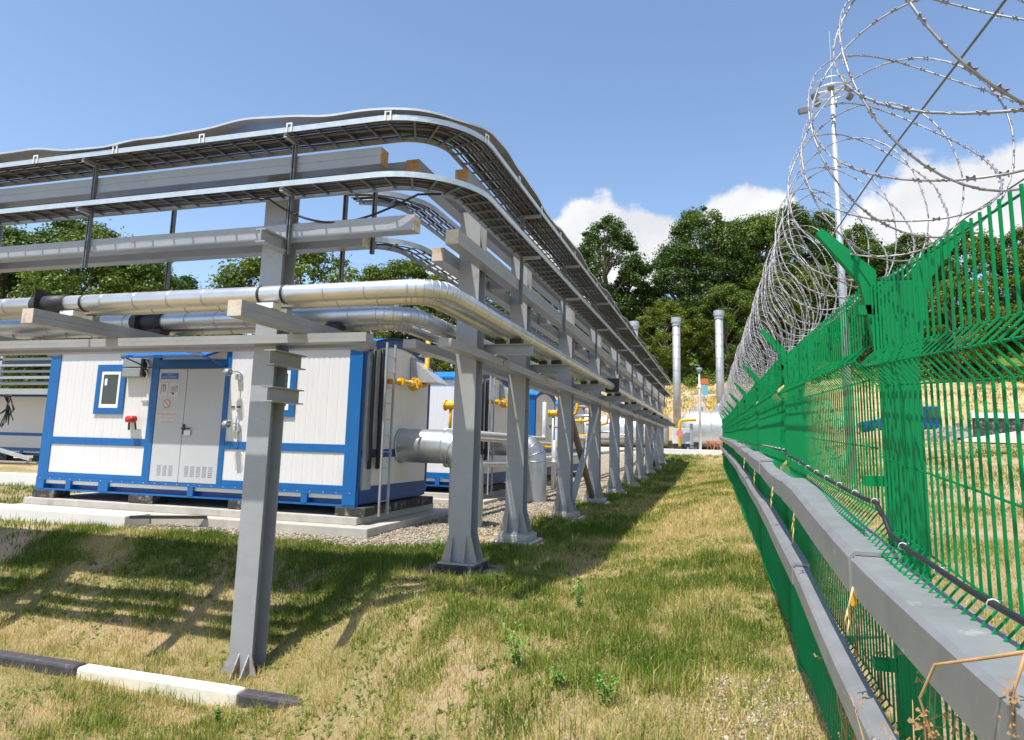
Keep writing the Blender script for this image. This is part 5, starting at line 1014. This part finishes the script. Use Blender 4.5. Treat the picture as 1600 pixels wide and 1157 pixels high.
for i, (x, y, h, lb) in enumerate(((-1.35, 6.9, .26, 'bright leafy weed at the shadow edge right of the second column'), (-1.45, 5.1, .36, 'tall feathery weed in the sunny turf in front'), (-1.05, 4.7, .15, 'low green weed right of the feathery one'), (-.7, 4.5, .2, 'spreading weed low in the turf near the gravelly patch'), (-4.4, 5.6, .16, 'small spiky weed beside the white kerb stone'), (-2.4, 7.6, .18, 'short weed beside the tarred plinth'), (-3.9, 9.4, .3, 'leafy weed at the gravel edge'))):
    weed(x, y, h, 6, 50 + i, lw=.012)['label'] = lb
# dry weeds leaning on the fence
def dry(x, y, z, h, n, seed, lb):
    r = np.random.default_rng(seed); t = thing('dry_weed', lb, 'dead plant', (x, y, z)); st = MB(); hd_ = MB()
    for k in range(n):
        a_ = r.uniform(-.5, .5); ex, ey = x + r.normal(0, .05) + math.sin(a_) * .12, y + r.normal(0, .22); e = Vector((ex, ey, z + h * r.uniform(.6, 1)))
        b_ = Vector((x + r.normal(0, .03), y + r.normal(0, .12), z)); mid = (b_ + e) / 2 + Vector((r.normal(0, .03), r.normal(0, .04), .03)); st.tube([b_, mid, e], [.0028, .002, .0012], 5)
        for j in range(6):
            u = r.uniform(.45, 1); p = b_.lerp(e, u); w_ = p + Vector((r.normal(0, .04), r.normal(0, .05), r.uniform(-.02, .06))); st.tube([p, w_], [.0013, .0008], 4)
            for s2 in range(5):
                c = w_ + Vector(r.normal(0, .008, 3)); s_ = r.uniform(.003, .007); hd_.add([c + Vector((s_, 0, 0)), c + Vector((-s_ * .5, s_, 0)), c + Vector((-s_ * .5, -s_, 0)), c + Vector((0, 0, s_ * 1.4))], [(0, 1, 3), (1, 2, 3), (2, 0, 3), (0, 2, 1)])
    st.build('stems', 'dryweed', t, smooth=True); hd_.build('seed_heads', 'dryweed', t)
dry(.47, 2.0, -1.6, 1.15, 34, 81, 'tangle of dead brown weeds between rail and mesh, nearest clump')
dry(.50, 3.1, -1.5, .9, 12, 82, 'dead brown weeds behind the lower rail, farther clump')
# arching dry stalk in front at lower right
t = thing('dry_stalk', 'pale dry stalk arching over the upper rail at lower right', 'dead plant', (.62, 1.0, -.25))
st = MB(); st.tube([(.62, 1.02, -.20), (.52, 1.12, -.225), (.44, 1.20, -.27), (.375, 1.27, -.31), (.33, 1.33, -.34), (.31, 1.35, -.40), (.325, 1.36, -.46), (.36, 1.36, -.53)], [.004, .0038, .0035, .003, .0026, .0023, .002, .0015], 6)
st.tube([(.52, 1.12, -.225), (.545, 1.13, -.28), (.58, 1.12, -.33)], [.003, .003, .002], 5); st.tube([(.42, 1.22, -.285), (.405, 1.23, -.34), (.40, 1.23, -.39)], [.003, .002, .0015], 5); st.tube([(.52, 1.12, -.225), (.52, 1.2, -.20), (.50, 1.3, -.17)], [.002, .002, .001], 5)
st.build('stems', 'dryweed', t, smooth=True)
hd_ = MB(); r = np.random.default_rng(5)
for (a_, b_, n_) in (((.31, 1.35, -.42), (.36, 1.36, -.53), 60), ((.405, 1.23, -.33), (.40, 1.23, -.40), 30), ((.52, 1.2, -.2), (.5, 1.3, -.17), 40), ((.56, 1.125, -.3), (.58, 1.12, -.34), 25)):
    for k in range(n_):
        c = Vector(a_).lerp(Vector(b_), r.random()) + Vector(r.normal(0, .006, 3)); s_ = r.uniform(.002, .0045); hd_.add([c + Vector((s_, 0, 0)), c + Vector((-s_ * .5, s_, 0)), c + Vector((-s_ * .5, -s_, 0)), c + Vector((0, 0, s_ * 1.4))], [(0, 1, 3), (1, 2, 3), (2, 0, 3), (0, 2, 1)])
hd_.build('seed_heads', 'dryweed', t)
